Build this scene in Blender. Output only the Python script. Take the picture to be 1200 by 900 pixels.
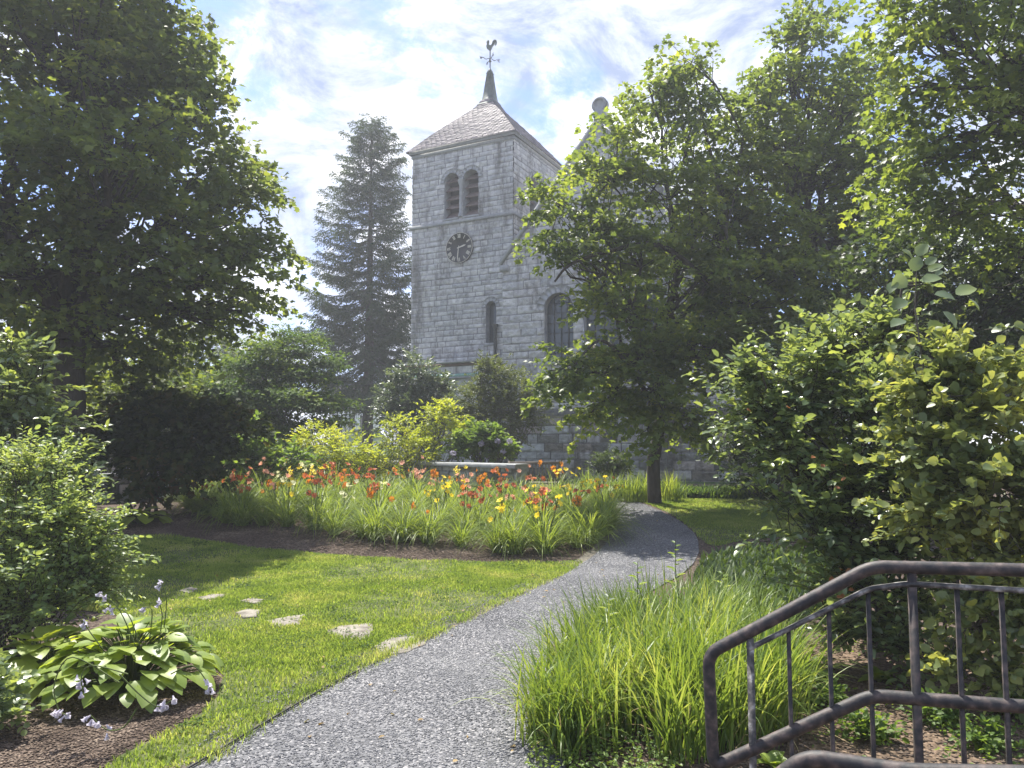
import bpy, math, random
import numpy as np
from mathutils import Vector, Matrix
from mathutils.geometry import delaunay_2d_cdt
for o in list(bpy.data.objects): bpy.data.objects.remove(o)
random.seed(7); RN = np.random.default_rng(11)
R = math.radians
SC = bpy.context.scene; COL = SC.collection
# ------------------------------------------------------------------ camera, sky, sun, exposure
EYE = 1.9; TH = R(4.45); FPX = 900.0
cd = bpy.data.cameras.new('camera'); cam = bpy.data.objects.new('camera', cd); COL.objects.link(cam)
cam.location = (0, 0, EYE); cam.rotation_euler = (R(90) + TH, 0, 0)
cd.sensor_width = 36; cd.lens = 27; cd.clip_start = .05; cd.clip_end = 3000; SC.camera = cam
SUN_EL = R(64); SUN_AZ = R(-26)          # azimuth clockwise from +Y
world = bpy.data.worlds.new('World'); SC.world = world; world.use_nodes = True
wn = world.node_tree; wn.nodes.clear()
def wnode(t, **k):
    n = wn.nodes.new(t)
    for a, b in k.items(): setattr(n, a, b)
    return n
wo = wnode('ShaderNodeOutputWorld'); bg = wnode('ShaderNodeBackground'); bg.inputs[1].default_value = .12
sky = wnode('ShaderNodeTexSky', sky_type='NISHITA', sun_disc=False, sun_elevation=SUN_EL, sun_rotation=SUN_AZ)
tc = wnode('ShaderNodeTexCoord')
mp = wnode('ShaderNodeMapping'); mp.inputs['Location'].default_value = (5.3, 1.7, 2.2); mp.inputs['Scale'].default_value = (1, 1, 1.7)
n1 = wnode('ShaderNodeTexNoise'); n1.inputs['Scale'].default_value = 3.2; n1.inputs['Detail'].default_value = 9; n1.inputs['Roughness'].default_value = .62; n1.inputs['Distortion'].default_value = .35
r1 = wnode('ShaderNodeValToRGB'); r1.color_ramp.elements[0].position = .42; r1.color_ramp.elements[1].position = .52
n2 = wnode('ShaderNodeTexNoise'); n2.inputs['Scale'].default_value = 6.5; n2.inputs['Detail'].default_value = 8; n2.inputs['Roughness'].default_value = .66; n2.inputs['Distortion'].default_value = .4
r2 = wnode('ShaderNodeValToRGB'); r2.color_ramp.elements[0].position = .38; r2.color_ramp.elements[1].position = .60; e_ = r2.color_ramp.elements.new(.5); e_.color = (3.0, 3.25, 3.9, 1)
r2.color_ramp.elements[0].color = (1.55, 1.9, 2.8, 1); r2.color_ramp.elements[-1].color = (6.2, 6.2, 6.3, 1)
mx = wnode('ShaderNodeMix', data_type='RGBA')
L = wn.links.new
L(tc.outputs['Generated'], mp.inputs[0]); L(mp.outputs[0], n1.inputs['Vector']); L(mp.outputs[0], n2.inputs['Vector'])
L(n1.outputs['Fac'], r1.inputs[0]); L(n2.outputs['Fac'], r2.inputs[0])
sm_ = wnode('ShaderNodeMix', data_type='RGBA', blend_type='MULTIPLY'); sm_.inputs['Factor'].default_value = 1; sm_.inputs['B'].default_value = (.5, .58, .85, 1)
L(r1.outputs[0], mx.inputs['Factor']); L(sky.outputs[0], sm_.inputs['A']); L(sm_.outputs['Result'], mx.inputs['A']); L(r2.outputs[0], mx.inputs['B'])
L(mx.outputs['Result'], bg.inputs[0]); L(bg.outputs[0], wo.inputs[0])
sd = bpy.data.lights.new('sun', 'SUN'); sd.energy = 4.2; sd.angle = R(.6); sd.color = (1, .95, .86)
sun = bpy.data.objects.new('sun', sd); COL.objects.link(sun)
SDIR = Vector((math.sin(SUN_AZ)*math.cos(SUN_EL), math.cos(SUN_AZ)*math.cos(SUN_EL), math.sin(SUN_EL)))
sun.rotation_euler = SDIR.to_track_quat('Z', 'Y').to_euler(); sun.location = (-20, 10, 40)
SC.view_settings.view_transform = 'Standard'; SC.view_settings.look = 'None'
SC.view_settings.exposure = 1.38; SC.view_settings.gamma = 1; SC.view_settings.use_curve_mapping = False
SC.render.engine = 'CYCLES'
SC.cycles.max_bounces = 6; SC.cycles.diffuse_bounces = 3; SC.cycles.transmission_bounces = 4; SC.cycles.glossy_bounces = 2
# ------------------------------------------------------------------ layout helpers
def ray(px, py):
    x = (px-600)/FPX; v = (450-py)/FPX
    up = v*math.cos(TH)+math.sin(TH); fw = math.cos(TH)-v*math.sin(TH)
    return x/fw, up/fw
def P(px, py, Y):
    a, b = ray(px, py); return Vector((a*Y, Y, EYE+b*Y))
def sm(t): t = np.clip(t, 0, 1); return t*t*(3-2*t)
def T(x, y): return sm((np.asarray(y, float)-11)/8)*.5+sm((np.asarray(y, float)-30)/30)*1.2
def G(px, py):
    a, b = ray(px, py); Y = 5.
    for _ in range(60):
        if b >= -1e-4: Y = 60; break
        Y = .5*Y+.5*min(120, (float(T(0, Y))-EYE)/b)
    return (a*Y, Y)
# ------------------------------------------------------------------ mesh builder
class MB:
    def __init__(s): s.v = []; s.f = []; s.n = 0; s.attr = {}
    def add(s, V, F):
        V = np.asarray(V, float).reshape(-1, 3)
        if isinstance(F, np.ndarray): s.f.append(F+s.n)
        else:
            by = {}
            for f in F: by.setdefault(len(f), []).append(f)
            for k, l in by.items(): s.f.append(np.array(l, int)+s.n)
        s.v.append(V); s.n += len(V); return s
    def box(s, c, h, M=None):
        c = np.array(c, float); h = np.array(h, float)
        V = np.array([[x, y, z] for x in (-1, 1) for y in (-1, 1) for z in (-1, 1)])*h
        if M is not None: V = V @ np.array(M).T
        return s.add(V+c, [(0, 1, 3, 2), (4, 6, 7, 5), (0, 4, 5, 1), (2, 3, 7, 6), (0, 2, 6, 4), (1, 5, 7, 3)])
    def tube(s, pts, rad, sides=6, cap=True):
        pts = np.asarray(pts, float); n = len(pts)
        rad = np.full(n, rad) if np.isscalar(rad) else np.asarray(rad, float)
        tg = np.gradient(pts, axis=0); tg /= np.linalg.norm(tg, axis=1)[:, None]+1e-9
        ref = np.array([0, 0, 1.]) if abs(tg[0][2]) < .9 else np.array([1., 0, 0])
        V = []; a = np.arange(sides)*2*np.pi/sides
        u = np.cross(tg[0], ref); u /= np.linalg.norm(u)
        for i in range(n):
            u = u-tg[i]*np.dot(u, tg[i]); u /= np.linalg.norm(u)+1e-9
            w = np.cross(tg[i], u)
            V.append(pts[i]+rad[i]*(np.cos(a)[:, None]*u+np.sin(a)[:, None]*w))
        F = [(i*sides+j, i*sides+(j+1) % sides, (i+1)*sides+(j+1) % sides, (i+1)*sides+j) for i in range(n-1) for j in range(sides)]
        V = np.concatenate(V)
        s.add(V, F)
        if cap: s.add(V[:sides], [tuple(range(sides))[::-1]]); s.add(V[-sides:], [tuple(range(sides))])
        return s
    def build(s, name, mat, parent=None, smooth=False, attrs=None):
        me = bpy.data.meshes.new(name)
        V = np.concatenate(s.v) if s.v else np.zeros((0, 3))
        if parent is not None:
            q = parent
            while q is not None: V = V-np.array(q.location); q = q.parent
        me.vertices.add(len(V)); me.vertices.foreach_set('co', V.astype(np.float32).ravel())
        lt = np.concatenate([np.full(len(f), f.shape[1]) for f in s.f]); lv = np.concatenate([f.ravel() for f in s.f])
        me.loops.add(len(lv)); me.loops.foreach_set('vertex_index', lv.astype(np.int32))
        me.polygons.add(len(lt)); ls = np.concatenate([[0], np.cumsum(lt)[:-1]])
        me.polygons.foreach_set('loop_start', ls.astype(np.int32)); me.polygons.foreach_set('loop_total', lt.astype(np.int32))
        if smooth: me.polygons.foreach_set('use_smooth', np.ones(len(lt), bool))
        for k, a in (attrs or {}).items():
            at = me.attributes.new(k, 'FLOAT', 'POINT'); at.data.foreach_set('value', np.asarray(a, np.float32))
        me.update(calc_edges=True); me.validate()
        me.materials.append(mat)
        o = bpy.data.objects.new(name, me); COL.objects.link(o)
        if parent is not None: o.parent = parent
        return o
def tag(o, label=None, cat=None, group=None, kind=None):
    for k, v in (('label', label), ('category', cat), ('group', group), ('kind', kind)):
        if v: o[k] = v
    return o
def empty(name, loc, label, cat, group=None):
    o = bpy.data.objects.new(name, None); COL.objects.link(o); o.location = Vector(loc); o.empty_display_size = .2
    return tag(o, label, cat, group)
def copy_tree(o, parent=None):
    c = o.copy(); COL.objects.link(c)
    if parent is not None: c.parent = parent
    for ch in list(o.children): copy_tree(ch, c)
    return c
# ------------------------------------------------------------------ materials
def newmat(name):
    m = bpy.data.materials.new(name); m.use_nodes = True; nt = m.node_tree; nt.nodes.clear()
    return m, nt, nt.nodes.new, nt.links.new
def ramp(N, els):
    r = N('ShaderNodeValToRGB'); cr = r.color_ramp
    while len(cr.elements) > 1: cr.elements.remove(cr.elements[0])
    cr.elements[0].position = els[0][0]; cr.elements[0].color = (*els[0][1], 1)
    for p, c in els[1:]: e = cr.elements.new(p); e.color = (*c, 1)
    return r
def leaf_mat(name, cols, trans=.45, rough=.5, tcol=1.9, spec=.35, yel=(1.15, 1.0, .45), nscale=.8):
    m, nt, N, K = newmat(name)
    out = N('ShaderNodeOutputMaterial'); ge = N('ShaderNodeNewGeometry')
    tcn = N('ShaderNodeTexCoord'); no = N('ShaderNodeTexNoise'); no.inputs['Scale'].default_value = nscale; no.inputs['Detail'].default_value = 3
    K(tcn.outputs['Object'], no.inputs['Vector'])
    ad = N('ShaderNodeMath'); ad.operation = 'MULTIPLY_ADD'; ad.inputs[1].default_value = .55; 
    sb = N('ShaderNodeMath'); sb.operation = 'MULTIPLY_ADD'; sb.inputs[1].default_value = 1.5; sb.inputs[2].default_value = -.52
    K(no.outputs['Fac'], sb.inputs[0]); K(ge.outputs['Random Per Island'], ad.inputs[0]); K(sb.outputs[0], ad.inputs[2])
    n = len(cols); r = ramp(N, [(i/(n-1), c) for i, c in enumerate(cols)]); K(ad.outputs[0], r.inputs[0])
    b = N('ShaderNodeBsdfPrincipled'); b.inputs['Roughness'].default_value = rough; b.inputs['Specular IOR Level'].default_value = spec
    K(r.outputs[0], b.inputs['Base Color'])
    mu = N('ShaderNodeMix'); mu.data_type = 'RGBA'; mu.blend_type = 'MULTIPLY'; mu.inputs['Factor'].default_value = 1
    mu.inputs['B'].default_value = (yel[0]*tcol, yel[1]*tcol, yel[2]*tcol, 1); K(r.outputs[0], mu.inputs['A'])
    t = N('ShaderNodeBsdfTranslucent'); K(mu.outputs['Result'], t.inputs[0])
    ms = N('ShaderNodeMixShader'); ms.inputs[0].default_value = trans
    K(b.outputs[0], ms.inputs[1]); K(t.outputs[0], ms.inputs[2]); K(ms.outputs[0], out.inputs[0])
    return m
def noise_mat(name, cols, scale=5, rough=.8, bump=.3, bscale=None, detail=6, spec=.3, metal=0, stretch=(1, 1, 1), dist=.02):
    m, nt, N, K = newmat(name)
    out = N('ShaderNodeOutputMaterial'); tcn = N('ShaderNodeTexCoord'); mpn = N('ShaderNodeMapping'); mpn.inputs['Scale'].default_value = stretch
    K(tcn.outputs['Object'], mpn.inputs[0])
    no = N('ShaderNodeTexNoise'); no.inputs['Scale'].default_value = scale; no.inputs['Detail'].default_value = detail; K(mpn.outputs[0], no.inputs['Vector'])
    n = len(cols); r = ramp(N, [(.3+.4*i/(n-1), c) for i, c in enumerate(cols)]); K(no.outputs['Fac'], r.inputs[0])
    b = N('ShaderNodeBsdfPrincipled'); b.inputs['Roughness'].default_value = rough; b.inputs['Specular IOR Level'].default_value = spec; b.inputs['Metallic'].default_value = metal
    K(r.outputs[0], b.inputs['Base Color'])
    if bump:
        nb = N('ShaderNodeTexNoise'); nb.inputs['Scale'].default_value = bscale or scale*3; nb.inputs['Detail'].default_value = 5; K(mpn.outputs[0], nb.inputs['Vector'])
        bm_ = N('ShaderNodeBump'); bm_.inputs['Strength'].default_value = bump; bm_.inputs['Distance'].default_value = dist; K(nb.outputs['Fac'], bm_.inputs['Height']); K(bm_.outputs[0], b.inputs['Normal'])
    K(b.outputs[0], out.inputs[0]); return m
def gravel_mat():
    m, nt, N, K = newmat('gravel')
    out = N('ShaderNodeOutputMaterial'); tcn = N('ShaderNodeTexCoord')
    vo = N('ShaderNodeTexVoronoi'); vo.inputs['Scale'].default_value = 62; K(tcn.outputs['Object'], vo.inputs['Vector'])
    sp = N('ShaderNodeSeparateColor'); K(vo.outputs['Color'], sp.inputs[0])
    r = ramp(N, [(0, (.05, .052, .058)), (.35, (.105, .108, .118)), (.7, (.16, .163, .175)), (.93, (.23, .23, .24)), (1, (.38, .37, .37))]); K(sp.outputs[0], r.inputs[0])
    no = N('ShaderNodeTexNoise'); no.inputs['Scale'].default_value = .9; no.inputs['Detail'].default_value = 5; K(tcn.outputs['Object'], no.inputs['Vector'])
    r3 = ramp(N, [(.35, (.78, .78, .78)), (.65, (1.12, 1.1, 1.08))]); K(no.outputs['Fac'], r3.inputs[0])
    mu = N('ShaderNodeMix'); mu.data_type = 'RGBA'; mu.blend_type = 'MULTIPLY'; mu.inputs['Factor'].default_value = 1
    K(r.outputs[0], mu.inputs['A']); K(r3.outputs[0], mu.inputs['B'])
    b = N('ShaderNodeBsdfPrincipled'); b.inputs['Roughness'].default_value = .75; K(mu.outputs['Result'], b.inputs['Base Color'])
    bm_ = N('ShaderNodeBump'); bm_.inputs['Strength'].default_value = .9; bm_.inputs['Distance'].default_value = .012; bm_.invert = True
    K(vo.outputs['Distance'], bm_.inputs['Height']); K(bm_.outputs[0], b.inputs['Normal']); K(b.outputs[0], out.inputs[0]); return m
def stone_mat(name, cols, stain=.5, mortar=(.12, .12, .115), patt=.0):
    m, nt, N, K = newmat(name)
    out = N('ShaderNodeOutputMaterial'); tcn = N('ShaderNodeTexCoord')
    at = N('ShaderNodeAttribute'); at.attribute_name = 'tone'; am = N('ShaderNodeAttribute'); am.attribute_name = 'mortar'
    n = len(cols); r = ramp(N, [(i/(n-1), c) for i, c in enumerate(cols)]); K(at.outputs['Fac'], r.inputs[0])
    no = N('ShaderNodeTexNoise'); no.inputs['Scale'].default_value = 5; no.inputs['Detail'].default_value = 8; K(tcn.outputs['Object'], no.inputs['Vector'])
    r2 = ramp(N, [(.3, (.7, .7, .72)), (.55, (1, 1, 1)), (.75, (1.15, 1.15, 1.1))]); K(no.outputs['Fac'], r2.inputs[0])
    mu = N('ShaderNodeMix'); mu.data_type = 'RGBA'; mu.blend_type = 'MULTIPLY'; mu.inputs['Factor'].default_value = 1
    K(r.outputs[0], mu.inputs['A']); K(r2.outputs[0], mu.inputs['B'])
    mpn = N('ShaderNodeMapping'); mpn.inputs['Scale'].default_value = (1.2, 1.2, .28); K(tcn.outputs['Object'], mpn.inputs[0])
    ns = N('ShaderNodeTexNoise'); ns.inputs['Scale'].default_value = 1.1; ns.inputs['Detail'].default_value = 9; ns.inputs['Roughness'].default_value = .68; K(mpn.outputs[0], ns.inputs['Vector'])
    r3 = ramp(N, [(.5, (0, 0, 0)), (.63, (stain,)*3)]); K(ns.outputs['Fac'], r3.inputs[0])
    m2 = N('ShaderNodeMix'); m2.data_type = 'RGBA'; m2.inputs['B'].default_value = (.085, .082, .07, 1)
    K(r3.outputs[0], m2.inputs['Factor']); K(mu.outputs['Result'], m2.inputs['A'])
    m3 = N('ShaderNodeMix'); m3.data_type = 'RGBA'; m3.inputs['B'].default_value = (*mortar, 1); K(am.outputs['Fac'], m3.inputs['Factor']); K(m2.outputs['Result'], m3.inputs['A'])
    b = N('ShaderNodeBsdfPrincipled'); b.inputs['Roughness'].default_value = .85; b.inputs['Specular IOR Level'].default_value = .25; K(m3.outputs['Result'], b.inputs['Base Color'])
    nb = N('ShaderNodeTexNoise'); nb.inputs['Scale'].default_value = 14; nb.inputs['Detail'].default_value = 6; K(tcn.outputs['Object'], nb.inputs['Vector'])
    bm_ = N('ShaderNodeBump'); bm_.inputs['Strength'].default_value = .8; bm_.inputs['Distance'].default_value = .06; K(nb.outputs['Fac'], bm_.inputs['Height']); K(bm_.outputs[0], b.inputs['Normal'])
    K(b.outputs[0], out.inputs[0]); return m
def slate_mat():
    m, nt, N, K = newmat('roof_slate')
    out = N('ShaderNodeOutputMaterial'); at = N('ShaderNodeAttribute'); at.attribute_name = 'tone'
    r = ramp(N, [(0, (.1, .09, .095)), (.5, (.16, .14, .145)), (1, (.25, .21, .21))]); K(at.outputs['Fac'], r.inputs[0])
    b = N('ShaderNodeBsdfPrincipled'); b.inputs['Roughness'].default_value = .6; b.inputs['Specular IOR Level'].default_value = .3
    K(r.outputs[0], b.inputs['Base Color']); K(b.outputs[0], out.inputs[0]); return m
def plain(name, col, rough=.6, metal=0, spec=.4):
    m, nt, N, K = newmat(name); out = N('ShaderNodeOutputMaterial'); b = N('ShaderNodeBsdfPrincipled')
    b.inputs['Base Color'].default_value = (*col, 1); b.inputs['Roughness'].default_value = rough; b.inputs['Metallic'].default_value = metal; b.inputs['Specular IOR Level'].default_value = spec
    K(b.outputs[0], out.inputs[0]); return m
M = dict(
 soil=noise_mat('mulch', [(.018, .012, .009), (.05, .034, .026), (.11, .08, .062), (.2, .155, .125)], 26, .95, .9, 45, dist=.03),
 litter=noise_mat('leaf_litter', [(.05, .035, .022), (.13, .09, .06), (.25, .18, .13)], 40, .9, .6, 60),
 farg=noise_mat('far_grass', [(.03, .06, .015), (.05, .09, .02)], 2, .95, .3),
 turf=noise_mat('turf', [(.05, .065, .02), (.08, .1, .03), (.13, .14, .055)], 7, .95, .8, 60),
 gravel=gravel_mat(),
 gravel_edge=noise_mat('gravel_dirt', [(.08, .07, .055), (.14, .125, .1), (.22, .2, .165)], 20, .95, .6, 60),
 stone=stone_mat('granite_ashlar', [(.39, .4, .4), (.48, .485, .48), (.55, .55, .53), (.44, .435, .43), (.6, .6, .585)], .7, (.15, .15, .145)),
 base=stone_mat('weathered_granite', [(.09, .095, .085), (.2, .21, .2), (.42, .44, .44), (.12, .12, .1), (.33, .3, .27), (.46, .47, .47)], .9, (.04, .04, .038)),
 trim=noise_mat('dressed_stone', [(.24, .25, .25), (.34, .35, .35)], 6, .85, .4),
 flag=noise_mat('flagstone', [(.13, .115, .095), (.22, .2, .17), (.28, .26, .22)], 9, .9, .5),
 slate=slate_mat(), copper=noise_mat('green_copper', [(.07, .085, .08), (.12, .15, .135)], 5, .7, .2),
 verdi=noise_mat('verdigris', [(.16, .34, .3), (.3, .46, .4)], 8, .7, .2),
 lead=noise_mat('dark_lead', [(.03, .035, .035), (.07, .08, .08)], 9, .6, .2),
 louvre=noise_mat('louvre_slate', [(.09, .065, .06), (.19, .15, .14)], 6, .7, .2),
 black=plain('clock_black', (.02, .021, .024), .45), gilt=plain('pale_gilt', (.5, .48, .4), .5),
 glass=plain('leaded_glass', (.045, .06, .07), .22, 0, .6), dark=plain('dark_interior', (.01, .01, .011), .8),
 brown=plain('brown_soffit', (.13, .09, .065), .7),
 bark=noise_mat('bark', [(.035, .03, .024), (.08, .07, .058)], 9, .95, .9, 14, stretch=(1, 1, .25), dist=.05),
 barkg=noise_mat('grey_bark', [(.06, .055, .045), (.14, .125, .1)], 12, .95, .8, 18, stretch=(1, 1, .3), dist=.04),
 stem=noise_mat('green_stem', [(.06, .09, .02), (.1, .13, .035)], 9, .8, 0),
 iron=noise_mat('painted_iron', [(.012, .012, .013), (.022, .021, .022), (.055, .042, .038), (.11, .085, .075)], 30, .6, .3, 60, stretch=(1, 1, 1), spec=.5, dist=.004),
 worn=noise_mat('worn_iron', [(.02, .021, .022), (.035, .035, .035), (.12, .11, .1), (.4, .39, .37)], 26, .55, .5, 70, spec=.45, dist=.004),
 teak=noise_mat('weathered_teak', [(.13, .11, .09), (.25, .215, .18)], 12, .85, .3, stretch=(1, 1, 1)),
 white=noise_mat('white_stucco', [(.68, .68, .66), (.8, .8, .78)], 3, .8, 0), timber=plain('dark_timber', (.03, .025, .022), .7),
 shingle=noise_mat('grey_shingle', [(.12, .12, .125), (.2, .2, .2)], 8, .9, .3), paint=plain('white_car_paint', (.75, .76, .78), .25, 0, .6),
 tyre=plain('tyre', (.02, .02, .02), .8), grey_side=noise_mat('grey_clapboard', [(.2, .2, .2), (.27, .27, .27)], 4, .8, 0),
 edge=plain('steel_edging', (.025, .025, .025), .6),
)
LM = dict(
 maple=leaf_mat('maple_leaf', [(.05, .08, .035), (.08, .12, .042), (.11, .155, .045), (.19, .23, .05)], .55, .5),
 linden=leaf_mat('broad_leaf', [(.05, .085, .032), (.085, .13, .038), (.125, .18, .045), (.22, .27, .055)], .55, .42),
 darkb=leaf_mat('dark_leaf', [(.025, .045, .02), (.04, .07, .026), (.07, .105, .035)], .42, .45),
 lime=leaf_mat('lime_leaf', [(.06, .11, .03), (.1, .17, .04), (.18, .25, .05)], .5, .5),  # mid-green to lime, the leaves' own colour
 yel=leaf_mat('yellow_green_leaf', [(.14, .2, .03), (.24, .3, .04), (.38, .42, .06)], .5, .5),
 purple=leaf_mat('dark_maple_leaf', [(.014, .022, .012), (.025, .04, .016), (.05, .07, .02), (.08, .045, .02)], .4, .6, spec=.1),
 silver=leaf_mat('blue_green_leaf', [(.035, .06, .035), (.07, .11, .07), (.16, .21, .15)], .3, .35, spec=.6),
 dogw=leaf_mat('dogwood_leaf', [(.035, .07, .022), (.06, .11, .03), (.14, .2, .045)], .42, .6, spec=.15),
 olive=leaf_mat('olive_leaf', [(.04, .06, .025), (.07, .1, .035), (.12, .15, .05)], .35, .5),
 spirea=leaf_mat('small_bright_leaf', [(.1, .16, .07), (.17, .24, .1), (.27, .34, .14)], .48, .42, spec=.5, nscale=2),
 near=leaf_mat('glossy_leaf', [(.07, .11, .06), (.11, .16, .08), (.16, .22, .1), (.24, .3, .09)], .45, .3, spec=.8, nscale=2),
 grape=leaf_mat('vine_leaf', [(.09, .13, .06), (.15, .2, .085), (.22, .26, .1), (.32, .35, .1)], .42, .4, spec=.5, nscale=2),
 rusty=leaf_mat('rusty_leaf', [(.2, .07, .035), (.36, .16, .07)], .4, .5),
 spruce=leaf_mat('spruce_needle', [(.02, .038, .02), (.034, .06, .03), (.055, .09, .04)], .25, .9, spec=.1),
 grass=leaf_mat('lawn_grass', [(.095, .14, .04), (.15, .21, .05), (.23, .28, .075), (.36, .34, .17)], .55, .6, nscale=1.4, yel=(1, 1, .5)),
 blade=leaf_mat('daylily_leaf', [(.08, .13, .03), (.15, .22, .045), (.27, .34, .08)], .45, .45, nscale=1.5),
 tall=leaf_mat('tall_grass_blade', [(.07, .12, .03), (.11, .18, .04), (.18, .26, .06), (.36, .42, .16)], .42, .42, nscale=2, tcol=1.65),
 hosta=leaf_mat('hosta_leaf', [(.12, .19, .04), (.2, .28, .05), (.32, .39, .07)], .45, .42, spec=.55, nscale=3),
 hostay=leaf_mat('lime_hosta_leaf', [(.16, .22, .03), (.24, .3, .045)], .4, .4, nscale=3),
 lily=leaf_mat('ground_leaf', [(.025, .05, .016), (.045, .08, .022), (.08, .13, .032)], .35, .5, nscale=2),
 f_rust=leaf_mat('rust_petal', [(.42, .09, .04), (.58, .17, .06)], .35, .6, tcol=1.2, yel=(1, 1, 1)),
 f_orange=leaf_mat('orange_petal', [(.8, .22, .03), (.85, .36, .04)], .35, .6, tcol=1.1, yel=(1, 1, 1)),
 f_yellow=leaf_mat('yellow_petal', [(.85, .62, .03), (.88, .72, .06)], .35, .6, tcol=1.1, yel=(1, 1, 1)),
 f_pink=leaf_mat('peach_petal', [(.72, .3, .2), (.8, .45, .3)], .35, .6, tcol=1.1, yel=(1, 1, 1)),
 f_cream=leaf_mat('cream_petal', [(.82, .8, .42), (.85, .83, .55)], .35, .6, tcol=1.0, yel=(1, 1, 1)),
 f_white=leaf_mat('white_petal', [(.4, .37, .48), (.6, .57, .64)], .35, .6, tcol=1.0, yel=(1, 1, 1)),
)
# ------------------------------------------------------------------ leaf meshes
def nrm(a): return a/(np.linalg.norm(a, axis=-1, keepdims=True)+1e-9)
TPL = {
 'quad': (np.array([[0, 0, 0], [.5, .45, .12], [0, 1, -.08], [-.5, .45, .12]]), np.array([[0, 1, 2, 3]])),
 'oval': (np.array([[0, 0, 0], [.42, .28, .1], [.4, .68, .06], [0, 1, -.12], [-.4, .68, .06], [-.42, .28, .1]]), np.array([[0, 1, 2, 3], [0, 3, 4, 5]])),
 'ovalf': (np.array([[0, 0, 0], [.3, .12, .06], [.5, .42, .1], [.34, .76, .04], [0, 1, -.14], [-.34, .76, .04], [-.5, .42, .1], [-.3, .12, .06], [0, .42, 0]]), np.array([[0, 1, 2, 8], [8, 2, 3, 4], [8, 4, 5, 6], [0, 8, 6, 7]])),
 'lobe': (np.array([[0, 0, 0], [.55, .12, .02], [.38, .42, .1], [.62, .72, .0], [.22, .72, .05], [0, 1.05, -.12], [-.22, .72, .05], [-.62, .72, 0], [-.38, .42, .1], [-.55, .12, .02]]),
          np.array([[0, 1, 2, 2], [0, 2, 4, 5], [2, 3, 4, 4], [0, 5, 6, 8], [8, 6, 7, 7], [0, 8, 9, 9]])),
}
def tri_fix(F):
    q = [f for f in F.tolist() if len(set(f)) == 4]; t = [f[:3] for f in F.tolist() if len(set(f)) == 3]
    return np.array(q), np.array(t)
def add_leaves(mb, C, D, NN, Ln, W, tpl='quad'):
    n = len(C)
    if n == 0: return
    D = nrm(D); S = nrm(np.cross(D, NN)); N2 = np.cross(S, D)
    V0, F0 = TPL[tpl]
    Ln = np.broadcast_to(np.asarray(Ln, float), (n,)); W = np.broadcast_to(np.asarray(W, float), (n,))
    V = C[:, None, :]+V0[None, :, 0, None]*(W[:, None, None]*S[:, None, :])+V0[None, :, 1, None]*(Ln[:, None, None]*D[:, None, :])+V0[None, :, 2, None]*(Ln[:, None, None]*N2[:, None, :])
    k = len(V0); off = (np.arange(n)*k)[:, None, None]
    q, t = (F0, np.zeros((0, 3), int)) if tpl != 'lobe' else tri_fix(F0)
    base = mb.n
    mb.v.append(V.reshape(-1, 3)); mb.n += n*k
    if len(q): mb.f.append((q[None]+off).reshape(-1, 4)+base)
    if len(t): mb.f.append((t[None]+off).reshape(-1, 3)+base)
def sprays(mb, C, D, r, n, L_, W_, tpl='quad', flat=.25, droop=.35, tilt=.5):
    """C spray centres, D outward dirs; n leaves per spray spread on a drooping fan"""
    k = len(C)
    if not k: return
    D = nrm(D); up = np.array([0, 0, 1.])
    S = nrm(np.cross(D, up)+1e-6); Nn = np.cross(S, D)
    a = RN.uniform(-1, 1, (k, n, 1)); b = RN.normal(0, .5, (k, n, 1)); c = RN.normal(0, flat, (k, n, 1))
    r = np.broadcast_to(np.asarray(r, float), (k,))[:, None, None]
    off = r*(a*D[:, None]+b*S[:, None]+c*Nn[:, None])
    off[..., 2] -= (droop*r[..., 0]*(a[..., 0]*.5+.5)**2+.25*r[..., 0]*b[..., 0]**2)
    pos = (C[:, None]+off).reshape(-1, 3)
    ld = (D[:, None]*.8+S[:, None]*b*1.2+RN.normal(0, .45, (k, n, 3))); ld[..., 2] -= .35
    nn = np.broadcast_to(up, (k, n, 3))+RN.normal(0, tilt, (k, n, 3))
    m = k*n; sc = RN.uniform(.5, 1.3, m)
    add_leaves(mb, pos, ld.reshape(-1, 3), nn.reshape(-1, 3), L_*sc, W_*sc, tpl)
LUMP = .15
def blob_points(c, rad, n, shell=.45, low=-.75):
    """points in an ellipsoid shell, thinner underneath"""
    out = []
    while sum(map(len, out)) < n:
        d = nrm(RN.normal(0, 1, (n*2, 3))); d = d[d[:, 2] > low+RN.uniform(-.2, .4, len(d))]
        out.append(d)
    d = np.concatenate(out)[:n]; rr = RN.uniform(shell, 1, (n, 1))**.6
    lump = 1+LUMP*(np.sin(d[:, :1]*7+c[0]*3)+np.sin(d[:, 1:2]*8+c[1]*3)+np.sin(d[:, 2:]*9+c[2]*3))
    return np.array(c)+d*rr*lump*np.array(rad), d
def limb(mb, a, b, r0, r1, wob=.08, sides=6, n=7, sag=.0):
    a = np.array(a, float); b = np.array(b, float); t = np.linspace(0, 1, n)[:, None]; Ld = np.linalg.norm(b-a)
    w = np.cumsum(RN.normal(0, 1, (n, 3)), axis=0); w -= w[0]; w -= t*w[-1]
    pts = a+(b-a)*t+w*wob*Ld*.35; pts[:, 2] += sag*Ld*np.sin(np.pi*t[:, 0])
    mb.tube(pts, np.linspace(r0, r1, n), sides); return pts
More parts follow.
